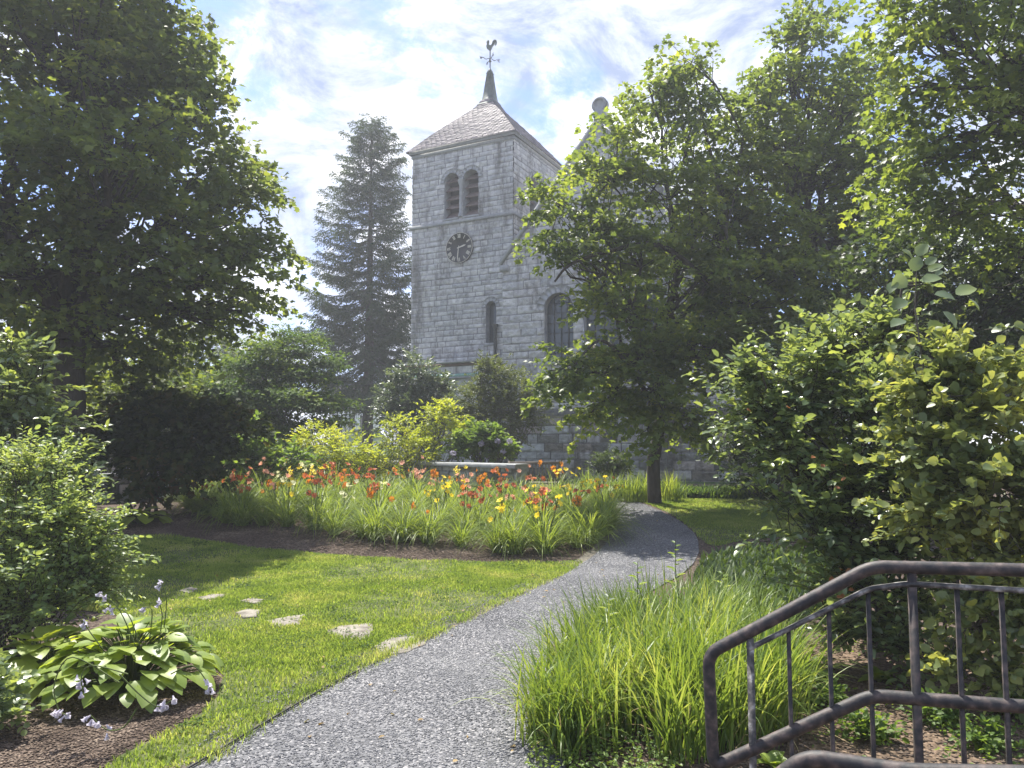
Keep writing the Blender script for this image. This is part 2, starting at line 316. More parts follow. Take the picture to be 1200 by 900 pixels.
def make_tree(name, label, cat, base, blobs, mat, leaf, trunk_r=.2, bark='bark', fork=None, spray_r=.45, per=26, dens=1., tpl='quad', group=None,
              flat=.22, droop=.35, tilt=.5, shell=.45, stems=None, limbs=True, low=-.75, crownname='crown', extra=()):
    """blobs: (px, py, rpx, Y[, squash]); leaf=(len,width)"""
    t = empty(name, base, label, cat, group); tb = MB(); cr = MB(); base = Vector(base)
    cs = [(np.array(P(b[0], b[1], b[3])), b[2]/FPX*b[3], (b[4] if len(b) > 4 else .85)) for b in blobs]
    cen = np.mean([c for c, _, _ in cs], axis=0)
    if fork is None: fork = np.array(base)+(cen-np.array(base))*.35
    fork = np.array(fork, float)
    stems = stems or [base]
    for s in stems: limb(tb, np.array(s)-np.array([0, 0, .1]), fork+RN.normal(0, .1, 3)*(len(stems) > 1), trunk_r*1.15, trunk_r*.75, .05, 9, 9)
    for ex in extra: tb.tube(cr_spline([np.array(P(*q)) for q in ex[0]], False, 5), np.linspace(ex[1], ex[2], (len(ex[0])-1)*5+1), 7)
    for c, r, sq in cs:
        rad = np.array([r, r, r*sq]); n = int(max(6, dens*4*np.pi*r*r/(spray_r**2)*.75))
        pts, d = blob_points(c, rad, n, shell, low)
        keep = pts[:, 2] > float(T(0, base.y))+.02; pts, d = pts[keep], d[keep]
        out = nrm(d+.45*nrm(pts-cen)); out[:, 2] = out[:, 2]*.45+.05
        h = len(pts)//2
        sprays(cr, pts[:h], out[:h], spray_r*RN.uniform(.7, 1.25, h), per, leaf[0], leaf[1], tpl, flat, droop, tilt)
        sprays(cr, pts[h:], out[h:], spray_r*.7, int(per*.7), leaf[0], leaf[1], tpl, flat*1.5, droop, tilt)
        if limbs:
            dist = np.linalg.norm(c-fork); r0 = trunk_r*min(.6, .25+r*.12)
            pl = limb(tb, fork+(c-fork)*0, c, r0, r0*.35, .16, 6, 8, .06)
            for q in RN.choice(len(pts), min(len(pts), int(10+6*r)), replace=False):
                st = pl[RN.integers(3, 8)]; limb(tb, st, pts[q], r0*.3, max(.004, r0*.06), .14, 4, 5)
    tb.build('trunk', M[bark], t, True); cr.build(crownname, LM[mat], t)
    return t
def blades(mb, B, az, Ln, th0, bend, w, seg=5, zmin=None):
    """curved strips. B base pts (n,3)"""
    n = len(B); Ln = np.broadcast_to(Ln, (n,)).astype(float); w = np.broadcast_to(w, (n,)).astype(float)
    th0 = np.broadcast_to(th0, (n,)).astype(float); bend = np.broadcast_to(bend, (n,)).astype(float)
    hx = np.stack([np.cos(az), np.sin(az), np.zeros(n)], 1); sd_ = np.stack([-np.sin(az), np.cos(az), np.zeros(n)], 1)
    tw = RN.normal(0, .35, n)[:, None]; sd_ = nrm(sd_+hx*tw)
    p = B.copy(); V = []
    for i in range(seg+1):
        t = i/seg; ww = w*(1-t**2.2)*(.6+.8*min(t*3, 1)*.5)
        if i < seg: V += [p-sd_*ww[:, None]*.5, p+sd_*ww[:, None]*.5]
        else: V += [p]
        th = np.minimum(th0+bend*(t**1.3), 2.75)
        p = p+(hx*np.sin(th)[:, None]+np.array([0, 0, 1.])*np.cos(th)[:, None])*(Ln/seg)[:, None]
    V = np.stack(V, 1); k = V.shape[1]; off = (np.arange(n)*k)[:, None, None]
    q = np.array([[2*i, 2*i+1, 2*i+3, 2*i+2] for i in range(seg-1)]); t3 = np.array([[2*seg-2, 2*seg-1, 2*seg]])
    base = mb.n; mb.v.append(V.reshape(-1, 3)); mb.n += n*k
    mb.f.append((q[None]+off).reshape(-1, 4)+base); mb.f.append((t3[None]+off).reshape(-1, 3)+base)
# ------------------------------------------------------------------ ground sheets
def cr_spline(pts, closed=True, per=8):
    p = np.asarray(pts, float); n = len(p); out = []
    for i in range(n if closed else n-1):
        g = (lambda k: p[k % n]) if closed else (lambda k: p[max(0, min(n-1, k))])
        a, b, c, d = g(i-1), g(i), g(i+1), g(i+2)
        for t in np.arange(per)/per:
            out.append(.5*((2*b)+(-a+c)*t+(2*a-5*b+4*c-d)*t*t+(-a+3*b-3*c+d)*t**3))
    if not closed: out.append(p[-1])
    return np.array(out)
def inpoly(x, y, poly):
    x = np.asarray(x); y = np.asarray(y); r = np.zeros(x.shape, bool); n = len(poly); j = n-1
    for i in range(n):
        xi, yi = poly[i]; xj, yj = poly[j]
        c = ((yi > y) != (yj > y)) & (x < (xj-xi)*(y-yi)/((yj-yi) or 1e-12)+xi); r ^= c; j = i
    return r
def sheet(name, poly, off, mat, step=.3, jit=0.):
    poly = np.asarray(poly, float)
    if jit: poly = poly+RN.normal(0, jit, poly.shape)
    x0, y0 = poly.min(0); x1, y1 = poly.max(0)
    gx, gy = np.meshgrid(np.arange(x0, x1, step), np.arange(y0, y1, step)); gx = gx.ravel(); gy = gy.ravel()
    k = inpoly(gx, gy, poly); pts = [Vector(p) for p in poly]+[Vector((a, b)) for a, b in zip(gx[k], gy[k])]
    n = len(poly); vs, _, fs, _, _, _ = delaunay_2d_cdt(pts, [], [list(range(n))], 1, 1e-4)
    V = np.array([(v.x, v.y, 0) for v in vs]); V[:, 2] = T(V[:, 0], V[:, 1])+off
    F = []
    for f in fs:
        a, b, c = [vs[i] for i in f[:3]]
        F.append(tuple(f) if (b-a).cross(c-a) > 0 else tuple(f)[::-1])
    mb = MB().add(V, F); o = mb.build(name, mat); return tag(o, kind='structure')
ys = np.concatenate([np.arange(-30, -2, 4), np.arange(-2, 36, .3), np.arange(36, 70, 2), np.geomspace(70, 1200, 14)])
xs = np.concatenate([-np.geomspace(1000, 22, 14), np.arange(-20, 20, .5), np.geomspace(22, 1000, 14)])
gx, gy = np.meshgrid(xs, ys); V = np.stack([gx.ravel(), gy.ravel(), T(gx, gy).ravel()], 1); nx = len(xs)
i, j = np.meshgrid(np.arange(len(ys)-1), np.arange(nx-1), indexing='ij'); i = i.ravel(); j = j.ravel()
F = np.stack([i*nx+j, i*nx+j+1, (i+1)*nx+j+1, (i+1)*nx+j], 1)
tag(MB().add(V, F).build('ground', M['soil'], None, True), kind='structure')
sheet('far_lawn', [(-90, 27), (60, 27), (90, 140), (-120, 140)], .01, M['farg'], 2.5)
path_l = [(-80, 1080), (120, 965), (235, 898), (350, 826), (430, 784), (500, 752), (600, 704), (672, 668), (708, 640), (722, 615), (724, 598), (700, 588), (640, 583)]
path_r = [(640, 579), (700, 582), (735, 586), (768, 597), (800, 614), (818, 636), (812, 662), (770, 690), (715, 722), (670, 770), (655, 830), (662, 900), (680, 1000), (720, 1150)]
pl_ = cr_spline([G(*p) for p in path_l], False, 6); pr_ = cr_spline([G(*p) for p in path_r], False, 6)
path_poly = np.concatenate([pl_, pr_])
lawn_px = [(-150, 640), (60, 632), (185, 627), (240, 634), (300, 643), (420, 653), (560, 659), (640, 659), (683, 660), (600, 700), (500, 748), (430, 779), (350, 819), (235, 890), (190, 915), (130, 935), (120, 905), (170, 873), (235, 838), (262, 800), (235, 765), (180, 735), (90, 715), (-60, 710), (-200, 700)]
lawn_poly = cr_spline([G(*p) for p in lawn_px], True, 5)
rlawn_px = [(722, 581), (790, 582), (860, 585), (960, 590), (990, 600), (960, 625), (880, 632), (835, 640), (812, 622), (790, 605), (762, 592)]
rlawn_poly = cr_spline([G(*p) for p in rlawn_px], True, 5)
sheet('lawn', lawn_poly, .008, M['turf'], .3, .015)
sheet('small_lawn', rlawn_poly, .008, M['turf'], .3, .01)
dirt_l = pl_[:45]
sheet('path_verge', np.concatenate([pl_[:60]+np.array([-.16, .06]), pl_[:60][::-1]+np.array([.2, 0])]), .012, M['gravel_edge'], .3, .02)
sheet('gravel_path', path_poly, .016, M['gravel'], .3, .012)
def poly_pts(poly, n, dens=None):
    x0, y0 = poly.min(0); x1, y1 = poly.max(0); out = []; c = 0
    while c < n:
        x = RN.uniform(x0, x1, n*2); y = RN.uniform(y0, y1, n*2); k = inpoly(x, y, poly)
        if dens is not None: k &= RN.uniform(0, 1, n*2) < dens(x, y)
        out.append(np.stack([x[k], y[k]], 1)); c += k.sum()
    return np.concatenate(out)[:n]
def gpts(xy, off=0): return np.column_stack([xy, T(xy[:, 0], xy[:, 1])+off])
# ------------------------------------------------------------------ stone walls as real relief
def ashlar(W, width, z0, z1, res=.035, course=(.2, .32), bw=(.35, .9), relief=.035, openings=(), top=None, seed=1, joint=.018):
    rg = np.random.default_rng(seed)
    nu = int(round(width/res))+1; nz = int(round((z1-z0)/res))+1
    u = np.linspace(0, width, nu); z = np.linspace(z0, z1, nz)
    ce = [z0]
    while ce[-1] < z1: ce.append(ce[-1]+rg.uniform(*course))
    ce = np.array(ce); ci = np.clip(np.searchsorted(ce, z, 'right')-1, 0, len(ce)-2)
    dz = np.minimum(z-ce[ci], ce[ci+1]-z)
    H = np.zeros((nz, nu)); tone = np.zeros((nz, nu)); mor = np.zeros((nz, nu))
    for c in range(len(ce)-1):
        rows = np.where(ci == c)[0]
        if not len(rows): continue
        be = [-rg.uniform(0, bw[0])]
        while be[-1] < width: be.append(be[-1]+rg.uniform(*bw))
        be = np.array(be); bi = np.searchsorted(be, u, 'right')-1; bi = np.clip(bi, 0, len(be)-2)
        du = np.minimum(u-be[bi], be[bi+1]-u); nb = len(be)
        t0 = rg.uniform(0, 1, nb); tx = rg.normal(0, .09, nb); tz = rg.normal(.05, .12, nb); hh = rg.uniform(.4, 1, nb)
        ph = rg.uniform(0, 6.3, (nb, 2))
        zz = z[rows][:, None]; uc = (be[bi]+be[bi+1])/2; zc = (ce[c]+ce[c+1])/2
        d = np.minimum(du[None], dz[rows][:, None])
        e = sm((d-joint*.5)/.05)
        rough = .35*np.sin((u[None]-uc)*13+ph[bi, 0])*np.cos((zz-zc)*17+ph[bi, 1])
        H[rows] = e*(relief*(hh[bi]+rough)+tx[bi]*(u[None]-uc)*.5+tz[bi]*(zz-zc)*.8)
        tone[rows] = t0[bi]; mor[rows] = np.clip(1.3-d/joint, 0, 1)
    H += rg.normal(0, relief*.10, H.shape)*(1-mor)
    U_, Z_ = np.meshgrid(u, z); V = W(U_.ravel(), Z_.ravel(), H.ravel())
    a, b = np.meshgrid(np.arange(nz-1), np.arange(nu-1), indexing='ij'); a = a.ravel(); b = b.ravel()
    uc = (u[b]+u[b+1])/2; zc = (z[a]+z[a+1])/2; keep = np.ones(len(a), bool)
    for (oc, hw, zb, zs) in openings:
        keep &= ~((abs(uc-oc) < hw) & (zc > zb) & (zc < zs))
        keep &= ~(((uc-oc)**2+(zc-zs)**2 < hw*hw) & (zc >= zs))
    if top is not None: keep &= zc < top(uc)
    a = a[keep]; b = b[keep]
    F = np.stack([a*nu+b, a*nu+b+1, (a+1)*nu+b+1, (a+1)*nu+b], 1)
    used = np.unique(F); mp_ = np.zeros(len(V), int); mp_[used] = np.arange(len(used))
    return V[used], mp_[F], tone.ravel()[used], mor.ravel()[used]
class WB:
    """collects ashlar sheets and plain pieces into one mesh with tone and mortar"""
    def __init__(s): s.m = MB(); s.t = []; s.o = []
    def ash(s, *a, **k):
        V, F, t, o = ashlar(*a, **k); s.m.add(V, F); s.t.append(t); s.o.append(o); return s
    def plain(s, V, F, tone=.5):
        s.m.add(V, F); n = len(np.asarray(V).reshape(-1, 3)); s.t.append(np.full(n, tone)); s.o.append(np.zeros(n)); return s
    def build(s, name, mat, parent): return s.m.build(name, mat, parent, False, dict(tone=np.concatenate(s.t), mortar=np.concatenate(s.o)))
def frame(P0, U, N):
    P0 = np.array(P0, float); U = np.array(U, float); N = np.array(N, float)
    def W(u, z, n):
        u, z, n = np.broadcast_arrays(np.asarray(u, float), np.asarray(z, float), np.asarray(n, float))
        r = P0+u[..., None]*U+n[..., None]*N; r = r.copy(); r[..., 2] = z; return r
    return W
def onplane(px, py, P0, U, N):
    a, b = ray(px, py); d = np.array([a, 1, b]); E = np.array([0, 0, EYE]); P0 = np.array([P0[0], P0[1], 0])
    t = np.dot((P0-E), N)/np.dot(d, N); q = E+t*d
    return float(np.dot(q-P0, U)), float(q[2])
def arch_pts(oc, hw, zb, zs, n=14, grow=0):
    a = np.linspace(math.pi, 0, n)
    return [(oc-hw-grow, zb)]+[(oc+(hw+grow)*math.cos(t), zs+(hw+grow)*math.sin(t)) for t in a]+[(oc+hw+grow, zb)]
def recess(W, op, depth, mb, n0=.02):
    p = arch_pts(*op); k = len(p); u = np.array([q[0] for q in p]); z = np.array([q[1] for q in p])
    V = np.concatenate([W(u, z, n0), W(u, z, -depth)]); F = [(i, i+1, k+i+1, k+i) for i in range(k-1)]+[(k-1, 0, k, 2*k-1)]
    mb.add(V, F)
def panel(W, op, depth, mb):
    p = arch_pts(*op); mb.add(W(np.array([q[0] for q in p]), np.array([q[1] for q in p]), -depth), [tuple(range(len(p)))])
def bxf(W, u0, u1, z0, z1, n0, n1, mb):
    V = np.concatenate([W(np.array([u0, u1, u1, u0]), np.array([z0, z0, z1, z1]), n) for n in (n0, n1)])
    mb.add(V, [(0, 3, 2, 1), (4, 5, 6, 7), (0, 1, 5, 4), (1, 2, 6, 5), (2, 3, 7, 6), (3, 0, 4, 7)])
def voussoirs(W, op, ring, proud, mb, n=9):
    oc, hw, zb, zs = op; g = .03
    for i in range(n):
        t0 = math.pi*(1-(i+g)/n); t1 = math.pi*(1-(i+1-g)/n); pr = proud*RN.uniform(.6, 1.2)
        p = [(r*math.cos(t)+oc, r*math.sin(t)+zs) for r, t in ((hw, t0), (hw, (t0+t1)/2), (hw, t1), (hw+ring, t1), (hw+ring, (t0+t1)/2), (hw+ring, t0))]
        u = np.array([q[0] for q in p]); z = np.array([q[1] for q in p])
        mb.add(np.concatenate([W(u, z, pr), W(u, z, -.1)]), [tuple(range(6))]+[(j, (j+1) % 6, 6+(j+1) % 6, 6+j) for j in range(6)])
# ---- church
Ud = np.array([.8871, -.4616, 0]); Nd = np.array([-.4616, -.8871, 0]); Ct = np.array([-1.10, 37.18, 0]); HB = 2.72
church = empty('church', (-1.1, 37.18, .6), 'grey granite church with square clock tower, pyramid slate roof and stepped gable wall', 'church')
TF0 = Ct-Ud*HB+Nd*HB; WF = frame(TF0, Ud, Nd)                     # tower front
TS0 = Ct+Ud*HB+Nd*HB; WS = frame(TS0, -Nd, Ud)                     # tower right side
def pf(px, py): return onplane(px, py, TF0, Ud, Nd)
EZ = 15.9
u0, z_top = pf(520.5, 222); u1, _ = pf(539, 222); zt = pf(530, 203)[1]; zb = pf(530, 256)[1]
u2, _ = pf(544, 222); u3, _ = pf(560.5, 222)
hw = ((u1-u0)+(u3-u2))/4; opL = ((u0+u1)/2, hw, zb, zt-hw); opR = ((u2+u3)/2, hw, zb, zt-hw)
sl = pf(569.5, 380)[0], pf(581.5, 380)[0]; slt = pf(575, 353)[1]; slb = pf(575, 402)[1]
opS = ((sl[0]+sl[1])/2, (sl[1]-sl[0])/2, slb, slt-(sl[1]-sl[0])/2)
zstr = zb-.12
tw = WB()
tw.ash(WF, 2*HB, .3, EZ-.35, .035, (.19, .3), (.35, .85), .04, [opL, opR, opS], seed=3)
sideL = (HB-.62, hw, zb, zt-hw); sideR = (HB+.62, hw, zb, zt-hw)
tw.ash(WS, 2*HB, 4, EZ-.35, .04, (.19, .3), (.35, .85), .04, [sideL, sideR], seed=4)
for (o_, u_, n_) in ((Ct+Ud*HB-Nd*HB, -Ud, -Nd), (Ct-Ud*HB-Nd*HB, Nd, -Ud)):
    tw.plain(frame(o_, u_, n_)(np.array([0, 2*HB, 2*HB, 0]), np.array([.3, .3, EZ, EZ]), 0), [(0, 1, 2, 3)])
tower = tw.build('tower', M['stone'], church)
tm = MB()
for W_ in (WF, WS):
    tm = MB(); bxf(W_, -.09, 2*HB+.09, zstr-.16, zstr, -.02, .1, tm); tm.build('string_course', M['trim'], tower)
    tm = MB(); bxf(W_, -.05, 2*HB+.05, EZ-.36, EZ-.2, -.02, .06, tm); bxf(W_, -.13, 2*HB+.13, EZ-.2, EZ-.02, -.02, .15, tm); tm.build('cornice', M['trim'], tower)
for W_, ops, op_ in ((WF, (opL, opR), 1), (WS, (sideL, sideR), 1)):
    for op in ops:
        a_ = MB(); recess(W_, op, .5, a_); voussoirs(W_, op, .2, .06, a_); bxf(W_, op[0]-hw-.03, op[0]+hw+.03, op[2]-.1, op[2], -.45, .09, a_)
        wnd = a_.build('belfry_opening', M['trim'], church)
        l = MB(); 
        for k in range(5):
            zz = op[2]+.12+k*.42
            if zz > op[3]+hw*.6: break
            V = np.concatenate([W_(np.array([op[0]-hw, op[0]+hw]), zz, -.14), W_(np.array([op[0]-hw, op[0]+hw]), zz+.3, -.5), W_(np.array([op[0]-hw, op[0]+hw]), zz-.05, -.14), W_(np.array([op[0]-hw, op[0]+hw]), zz+.25, -.5)])
            l.add(V, [(0, 1, 3, 2), (4, 5, 7, 6)[::-1], (4, 5, 1, 0)])
        l.build('louvre', M['louvre'], wnd)
        d = MB(); panel(W_, op, .52, d); d.build('dark_backing', M['dark'], wnd)
# column between the twin openings
cu = (opL[0]+opR[0])/2; pb = WF(cu, 0, .04)
c = MB(); prof = [(.13, zb), (.13, zb+.12), (.085, zb+.2), (.078, zt-hw-.35), (.09, zt-hw-.3), (.15, zt-hw-.1), (.16, zt-hw)]
c.tube([(pb[0], pb[1], z) for _, z in prof], [r for r, _ in prof], 12); c.build('column', M['trim'], church, True)
# slit window
a_ = MB(); recess(WF, opS, .35, a_); voussoirs(WF, opS, .2, .05, a_, 7); bxf(WF, opS[0]-opS[1]-.05, opS[0]+opS[1]+.05, slb-.12, slb, -.3, .07, a_); sw = a_.build('slit_window', M['trim'], church)
d = MB(); panel(WF, opS, .33, d); d.build('pane', M['glass'], sw)
# clock: black dial, pale roman numerals, hands at half past two
cu, cz = pf(539.5, 291); r_ = (pf(539.5, 273)[1]-pf(539.5, 309)[1])/2
ck = MB(); an = np.linspace(0, 2*np.pi, 49)[:-1]
ck.add(np.concatenate([WF(cu+r_*np.cos(an), cz+r_*np.sin(an), .11), WF(cu+r_*np.cos(an), cz+r_*np.sin(an), -.02)]), [tuple(range(48))]+[(i, (i+1) % 48, 48+(i+1) % 48, 48+i) for i in range(48)])
clock = ck.build('clock_dial', M['black'], church)
rg_ = MB(); rr = (r_, r_*.965); V = np.concatenate([WF(cu+q*np.cos(an), cz+q*np.sin(an), .125) for q in rr])
rg_.add(V, [(i, (i+1) % 48, 48+(i+1) % 48, 48+i) for i in range(48)]); rg_.build('rim', M['gilt'], clock)
NUM = ['XII', 'I', 'II', 'III', 'IIII', 'V', 'VI', 'VII', 'VIII', 'IX', 'X', 'XI']
def stroke(mb, x0, y0, x1, y1, w, ang, rad):
    dx, dy = x1-x0, y1-y0; l = math.hypot(dx, dy); nx_, ny_ = -dy/l*w/2, dx/l*w/2; q = []
    for x, y in ((x0+nx_, y0+ny_), (x0-nx_, y0-ny_), (x1-nx_, y1-ny_), (x1+nx_, y1+ny_)):
        yy = y+rad; q.append((cu+x*math.cos(ang)+yy*math.sin(ang), cz-x*math.sin(ang)+yy*math.cos(ang)))
    k = len(mb.v)
    mb.add(WF(np.array([p[0] for p in q]), np.array([p[1] for p in q]), .127+.0015*k), [(0, 1, 2, 3)])
for h, s_ in enumerate(NUM):
    nb_ = MB(); wd = {'I': .36, 'V': .8, 'X': .8}; tot = sum(wd[c_] for c_ in s_); H_ = r_*.26; x = -tot/2; ang = h*math.pi/6; sc_ = r_*.15
    for c_ in s_:
        w_ = wd[c_]; a0 = (x+.08)*sc_; a1 = (x+w_-.08)*sc_
        if c_ == 'I': stroke(nb_, (a0+a1)/2, -H_/2, (a0+a1)/2, H_/2, r_*.04, ang, r_*.77)
        if c_ == 'V': stroke(nb_, a0, H_/2, (a0+a1)/2, -H_/2, r_*.045, ang, r_*.77); stroke(nb_, a1, H_/2, (a0+a1)/2, -H_/2, r_*.025, ang, r_*.77)
        if c_ == 'X': stroke(nb_, a0, H_/2, a1, -H_/2, r_*.045, ang, r_*.77); stroke(nb_, a1, H_/2, a0, -H_/2, r_*.025, ang, r_*.77)
        x += w_
    nb_.build('numeral', M['gilt'], clock)
for nm, ang, ln, w0 in (('hour_hand', R(76), .55, .1), ('minute_hand', R(186), .86, .07)):
    hb = MB(); pr = [(-.12, w0*.6), (0, w0*.7), (.62*ln, w0), (.75*ln, w0*.9), (ln, .01)]; q = []
    for s2 in (1, -1):
        for y, w in (pr if s2 == 1 else pr[::-1]): q.append((cu+r_*(s2*w*.5*math.cos(ang)+y*math.sin(ang)), cz+r_*(-s2*w*.5*math.sin(ang)+y*math.cos(ang))))
    dd = .165 if nm == 'hour_hand' else .175
    hb.add(WF(np.array([p[0] for p in q]), np.array([p[1] for p in q]), dd), [tuple(range(10))]); hb.build(nm, M['gilt'], clock)
# pyramid roof of overlapping slates, then the copper spire
rows = 34; rf_V = []; rf_F = []; rf_t = []; nn = 0
zr0, zr1, h0, h1 = EZ-.02, 18.95, 2.93, .34
def rp(t): return h0+(h1-h0)*(t*1.0+.05*math.sin(math.pi*t**4)), zr0+(zr1-zr0)*t
for k in range(rows):
    a0, b0 = rp(k/rows); a1, b1 = rp((k+1)/rows); b0 -= .03; a0 += .03
    for s_, (U_, N_) in enumerate(((Ud, Nd), (-Nd, Ud), (-Ud, -Nd), (Nd, -Ud))):
        ns = max(2, int(2*a0/.28)); e0 = np.linspace(-a0, a0, ns+1); e1 = np.linspace(-a1, a1, ns+1)
        if k % 2: e0[1:-1] += a0/ns; e1[1:-1] += a1/ns; e0 = np.clip(e0, -a0, a0); e1 = np.clip(e1, -a1, a1)
        for i in range(ns):
            g = .014 if (e0[i+1]-e0[i]) > .05 else 0; lift = RN.uniform(0, .03)
            q = [Ct+U_*(e0[i]+g)+N_*(a0+lift)+[0, 0, b0], Ct+U_*(e0[i+1]-g)+N_*(a0+lift)+[0, 0, b0], Ct+U_*(e1[i+1]-g)+N_*a1+[0, 0, b1], Ct+U_*(e1[i]+g)+N_*a1+[0, 0, b1]]
            q += [q[0]-[0, 0, .03], q[1]-[0, 0, .03]]
            rf_V += q; rf_F += [(nn, nn+1, nn+2, nn+3), (nn+4, nn+5, nn+1, nn)]; rf_t += [RN.uniform()]*6; nn += 6
b_ = MB().add(rf_V, rf_F); roof = b_.build('tower_roof', M['slate'], church, False, dict(tone=rf_t))
u_ = MB(); q = []
for s1, s2 in ((-1, -1), (1, -1), (1, 1), (-1, 1)): q.append(Ct+Ud*2.84*s1-Nd*2.84*s2+[0, 0, EZ-.2])
for s1, s2 in ((-1, -1), (1, -1), (1, 1), (-1, 1)): q.append(Ct+Ud*.1*s1-Nd*.1*s2+[0, 0, 18.0])
u_.add(q, [(3, 2, 1, 0), (0, 1, 5, 4), (1, 2, 6, 5), (2, 3, 7, 6), (3, 0, 4, 7)]); u_.build('roof_underlay', M['lead'], roof)
sp = MB(); prof = [(.48, 18.7), (.3, 18.98), (.25, 19.3), (.13, 20.35), (.15, 20.37), (.06, 20.62), (.03, 20.66)]
vv = []; ff = []
for r0, z in prof:
    for s1, s2 in ((-1, 1), (1, 1), (1, -1), (-1, -1)): vv.append(Ct+Ud*r0*s1+Nd*r0*s2+[0, 0, z])
for k in range(len(prof)-1):
    for i in range(4): ff.append((k*4+i, k*4+(i+1) % 4, k*4+4+(i+1) % 4, k*4+4+i))
sp.add(vv, ff); sp.build('spire', M['copper'], church)
vn = MB(); C0 = Ct+[0, 0, 20.6]; vn.tube([C0, C0+[0, 0, 1.0]], .028, 8); vn.tube([C0+[0, 0, .38], C0+[0, 0, .44], C0+[0, 0, .5]], [.03, .08, .03], 10)
for k in range(4):
    a = R(20+90*k); D = np.array([math.cos(a), math.sin(a), 0]); zz = C0+[0, 0, .55]
    vn.tube([zz+D*t*.42+[0, 0, .035*math.sin(t*9)] for t in np.linspace(0, 1, 8)], .018, 5)
vane = vn.build('weathervane', M['lead'], church)
for k, lt in enumerate(('E', 'N', 'W', 'S')):
    a = R(20+90*k); D = np.array([math.cos(a), math.sin(a), 0]); o = C0+D*.48+[0, 0, .56]; lb = MB()
    seg = {'N': [(-1, -1, -1, 1), (-1, 1, 1, -1), (1, -1, 1, 1)], 'E': [(-1, -1, -1, 1), (-1, 1, 1, 1), (-1, 0, .6, 0), (-1, -1, 1, -1)], 'W': [(-1, 1, -.5, -1), (-.5, -1, 0, .5), (0, .5, .5, -1), (.5, -1, 1, 1)], 'S': [(1, 1, -1, 1), (-1, 1, -1, 0), (-1, 0, 1, 0), (1, 0, 1, -1), (1, -1, -1, -1)]}[lt]
    for x0, y0, x1, y1 in seg: lb.tube([o+D*x0*.05+[0, 0, y0*.07], o+D*x1*.05+[0, 0, y1*.07]], .014, 4)
    lb.build('compass_letter', M['lead'], vane)
ro = MB(); O = C0+[0, 0, 1.0]
out = [(-.05, 0), (-.22, .12), (-.26, .3), (-.22, .45), (-.25, .55), (-.2, .58), (-.19, .66), (-.14, .62), (-.1, .68), (-.07, .6), (-.06, .52), (-.08, .38), (.0, .33), (.1, .42), (.16, .62), (.28, .74), (.42, .72), (.47, .58), (.44, .42), (.36, .34), (.33, .46), (.27, .36), (.2, .3), (.12, .14), (.05, 0)]
Dx = np.array([.97, .2, 0])*.75; Dn = np.array([-.2, .97, 0]); k = len(out)
ro.add([O+Dx*x+Dn*.025+[0, 0, z*.8] for x, z in out]+[O+Dx*x-Dn*.025+[0, 0, z*.8] for x, z in out], [tuple(range(k)), tuple(range(2*k-1, k-1, -1))]+[(i, (i+1) % k, k+(i+1) % k, k+i) for i in range(k)])
ro.build('rooster', M['copper'], vane)
# nave gable
NG0 = Ct+Ud*HB+Nd*(HB+1.0)+Ud*.02; WG = frame(NG0, Ud, Nd); GW = 9.0; ZE = 9.6; ZA = 15.1
def pg(px, py): return onplane(px, py, NG0, Ud, Nd)
gl = pg(638, 390)[0], pg(672, 390)[0]; glt = pg(655, 343)[1]; hwL = (gl[1]-gl[0])/2; wz = 5.3
opA = ((gl[0]+gl[1])/2, hwL, wz, glt-hwL); hwC = .78; zc_ = pg(706, 316)[1]; opB = (GW/2, hwC, wz, zc_-hwC); opC = (GW-opA[0], hwL, wz, glt-hwL)
print('GABLE', gl, glt, zc_, 'TOWER', opL, opS, cu, cz, r_, zstr)
def gtop(u): return np.minimum(ZE+(ZA-ZE)*u/(GW/2), ZE+(ZA-ZE)*(GW-u)/(GW/2))
ng = WB(); ng.ash(WG, GW, .3, ZA, .038, (.27, .36), (.45, 1.2), .045, [opA, opB, opC], top=gtop, seed=9)
ng.plain(frame(NG0, -Nd, Ud)(np.array([0, 1, 1, 0]), np.array([.3, .3, ZE, ZE]), 0), [(0, 1, 2, 3)])
bkL = frame(NG0-Nd*1.0, -Nd, -Ud); NGr = NG0+Ud*GW
ng.plain(frame(NGr, -Nd, Ud)(np.array([0, 16, 16, 0]), np.array([.3, .3, ZE-.4, ZE-.4]), 0), [(0, 1, 2, 3)])
gable = ng.build('gable_wall', M['stone'], church)
rb = MB(); q = [WG(x, z, n) for n in (-.3, -16) for x, z in ((0, ZE-.5), (GW/2, ZA-.6), (GW, ZE-.5))]; rb.add(np.array(q), [(0, 1, 4, 3), (1, 2, 5, 4), (3, 4, 5)]); rb.build('nave_roof', M['shingle'], church)
cp = MB(); sl_ = math.atan2(ZA-ZE, GW/2)
for sgn in (0, 1):
    a = (0-.12, ZE-.1) if not sgn else (GW+.12, ZE-.1); b = (GW/2, ZA+.05)
    nxo = .16; q = []
    for n in (.12, -.38):
        for (x, z) in (a, b): q += [WG(x, z-.02, n), WG(x, z+.24, n)]
    q = np.array(q); cp.add(q, [(0, 2, 3, 1), (4, 5, 7, 6), (1, 3, 7, 5), (0, 4, 6, 2), (0, 1, 5, 4), (2, 6, 7, 3)])
bxf(WG, -.1, .28, ZE-.32, ZE-.06, -.3, .13, cp)
bxf(WG, GW/2-.22, GW/2+.22, ZA-.02, ZA+.42, -.32, .13, cp); cp.build('coping', M['trim'], church)
fn = MB(); an = np.linspace(0, 2*np.pi, 33)[:-1]
V = np.concatenate([WG(GW/2+.33*np.cos(an), ZA+.66+.33*np.sin(an), n) for n in (.07, -.17)])
fn.add(V, [tuple(range(32)), tuple(range(63, 31, -1))]+[(i, (i+1) % 32, 32+(i+1) % 32, 32+i) for i in range(32)])
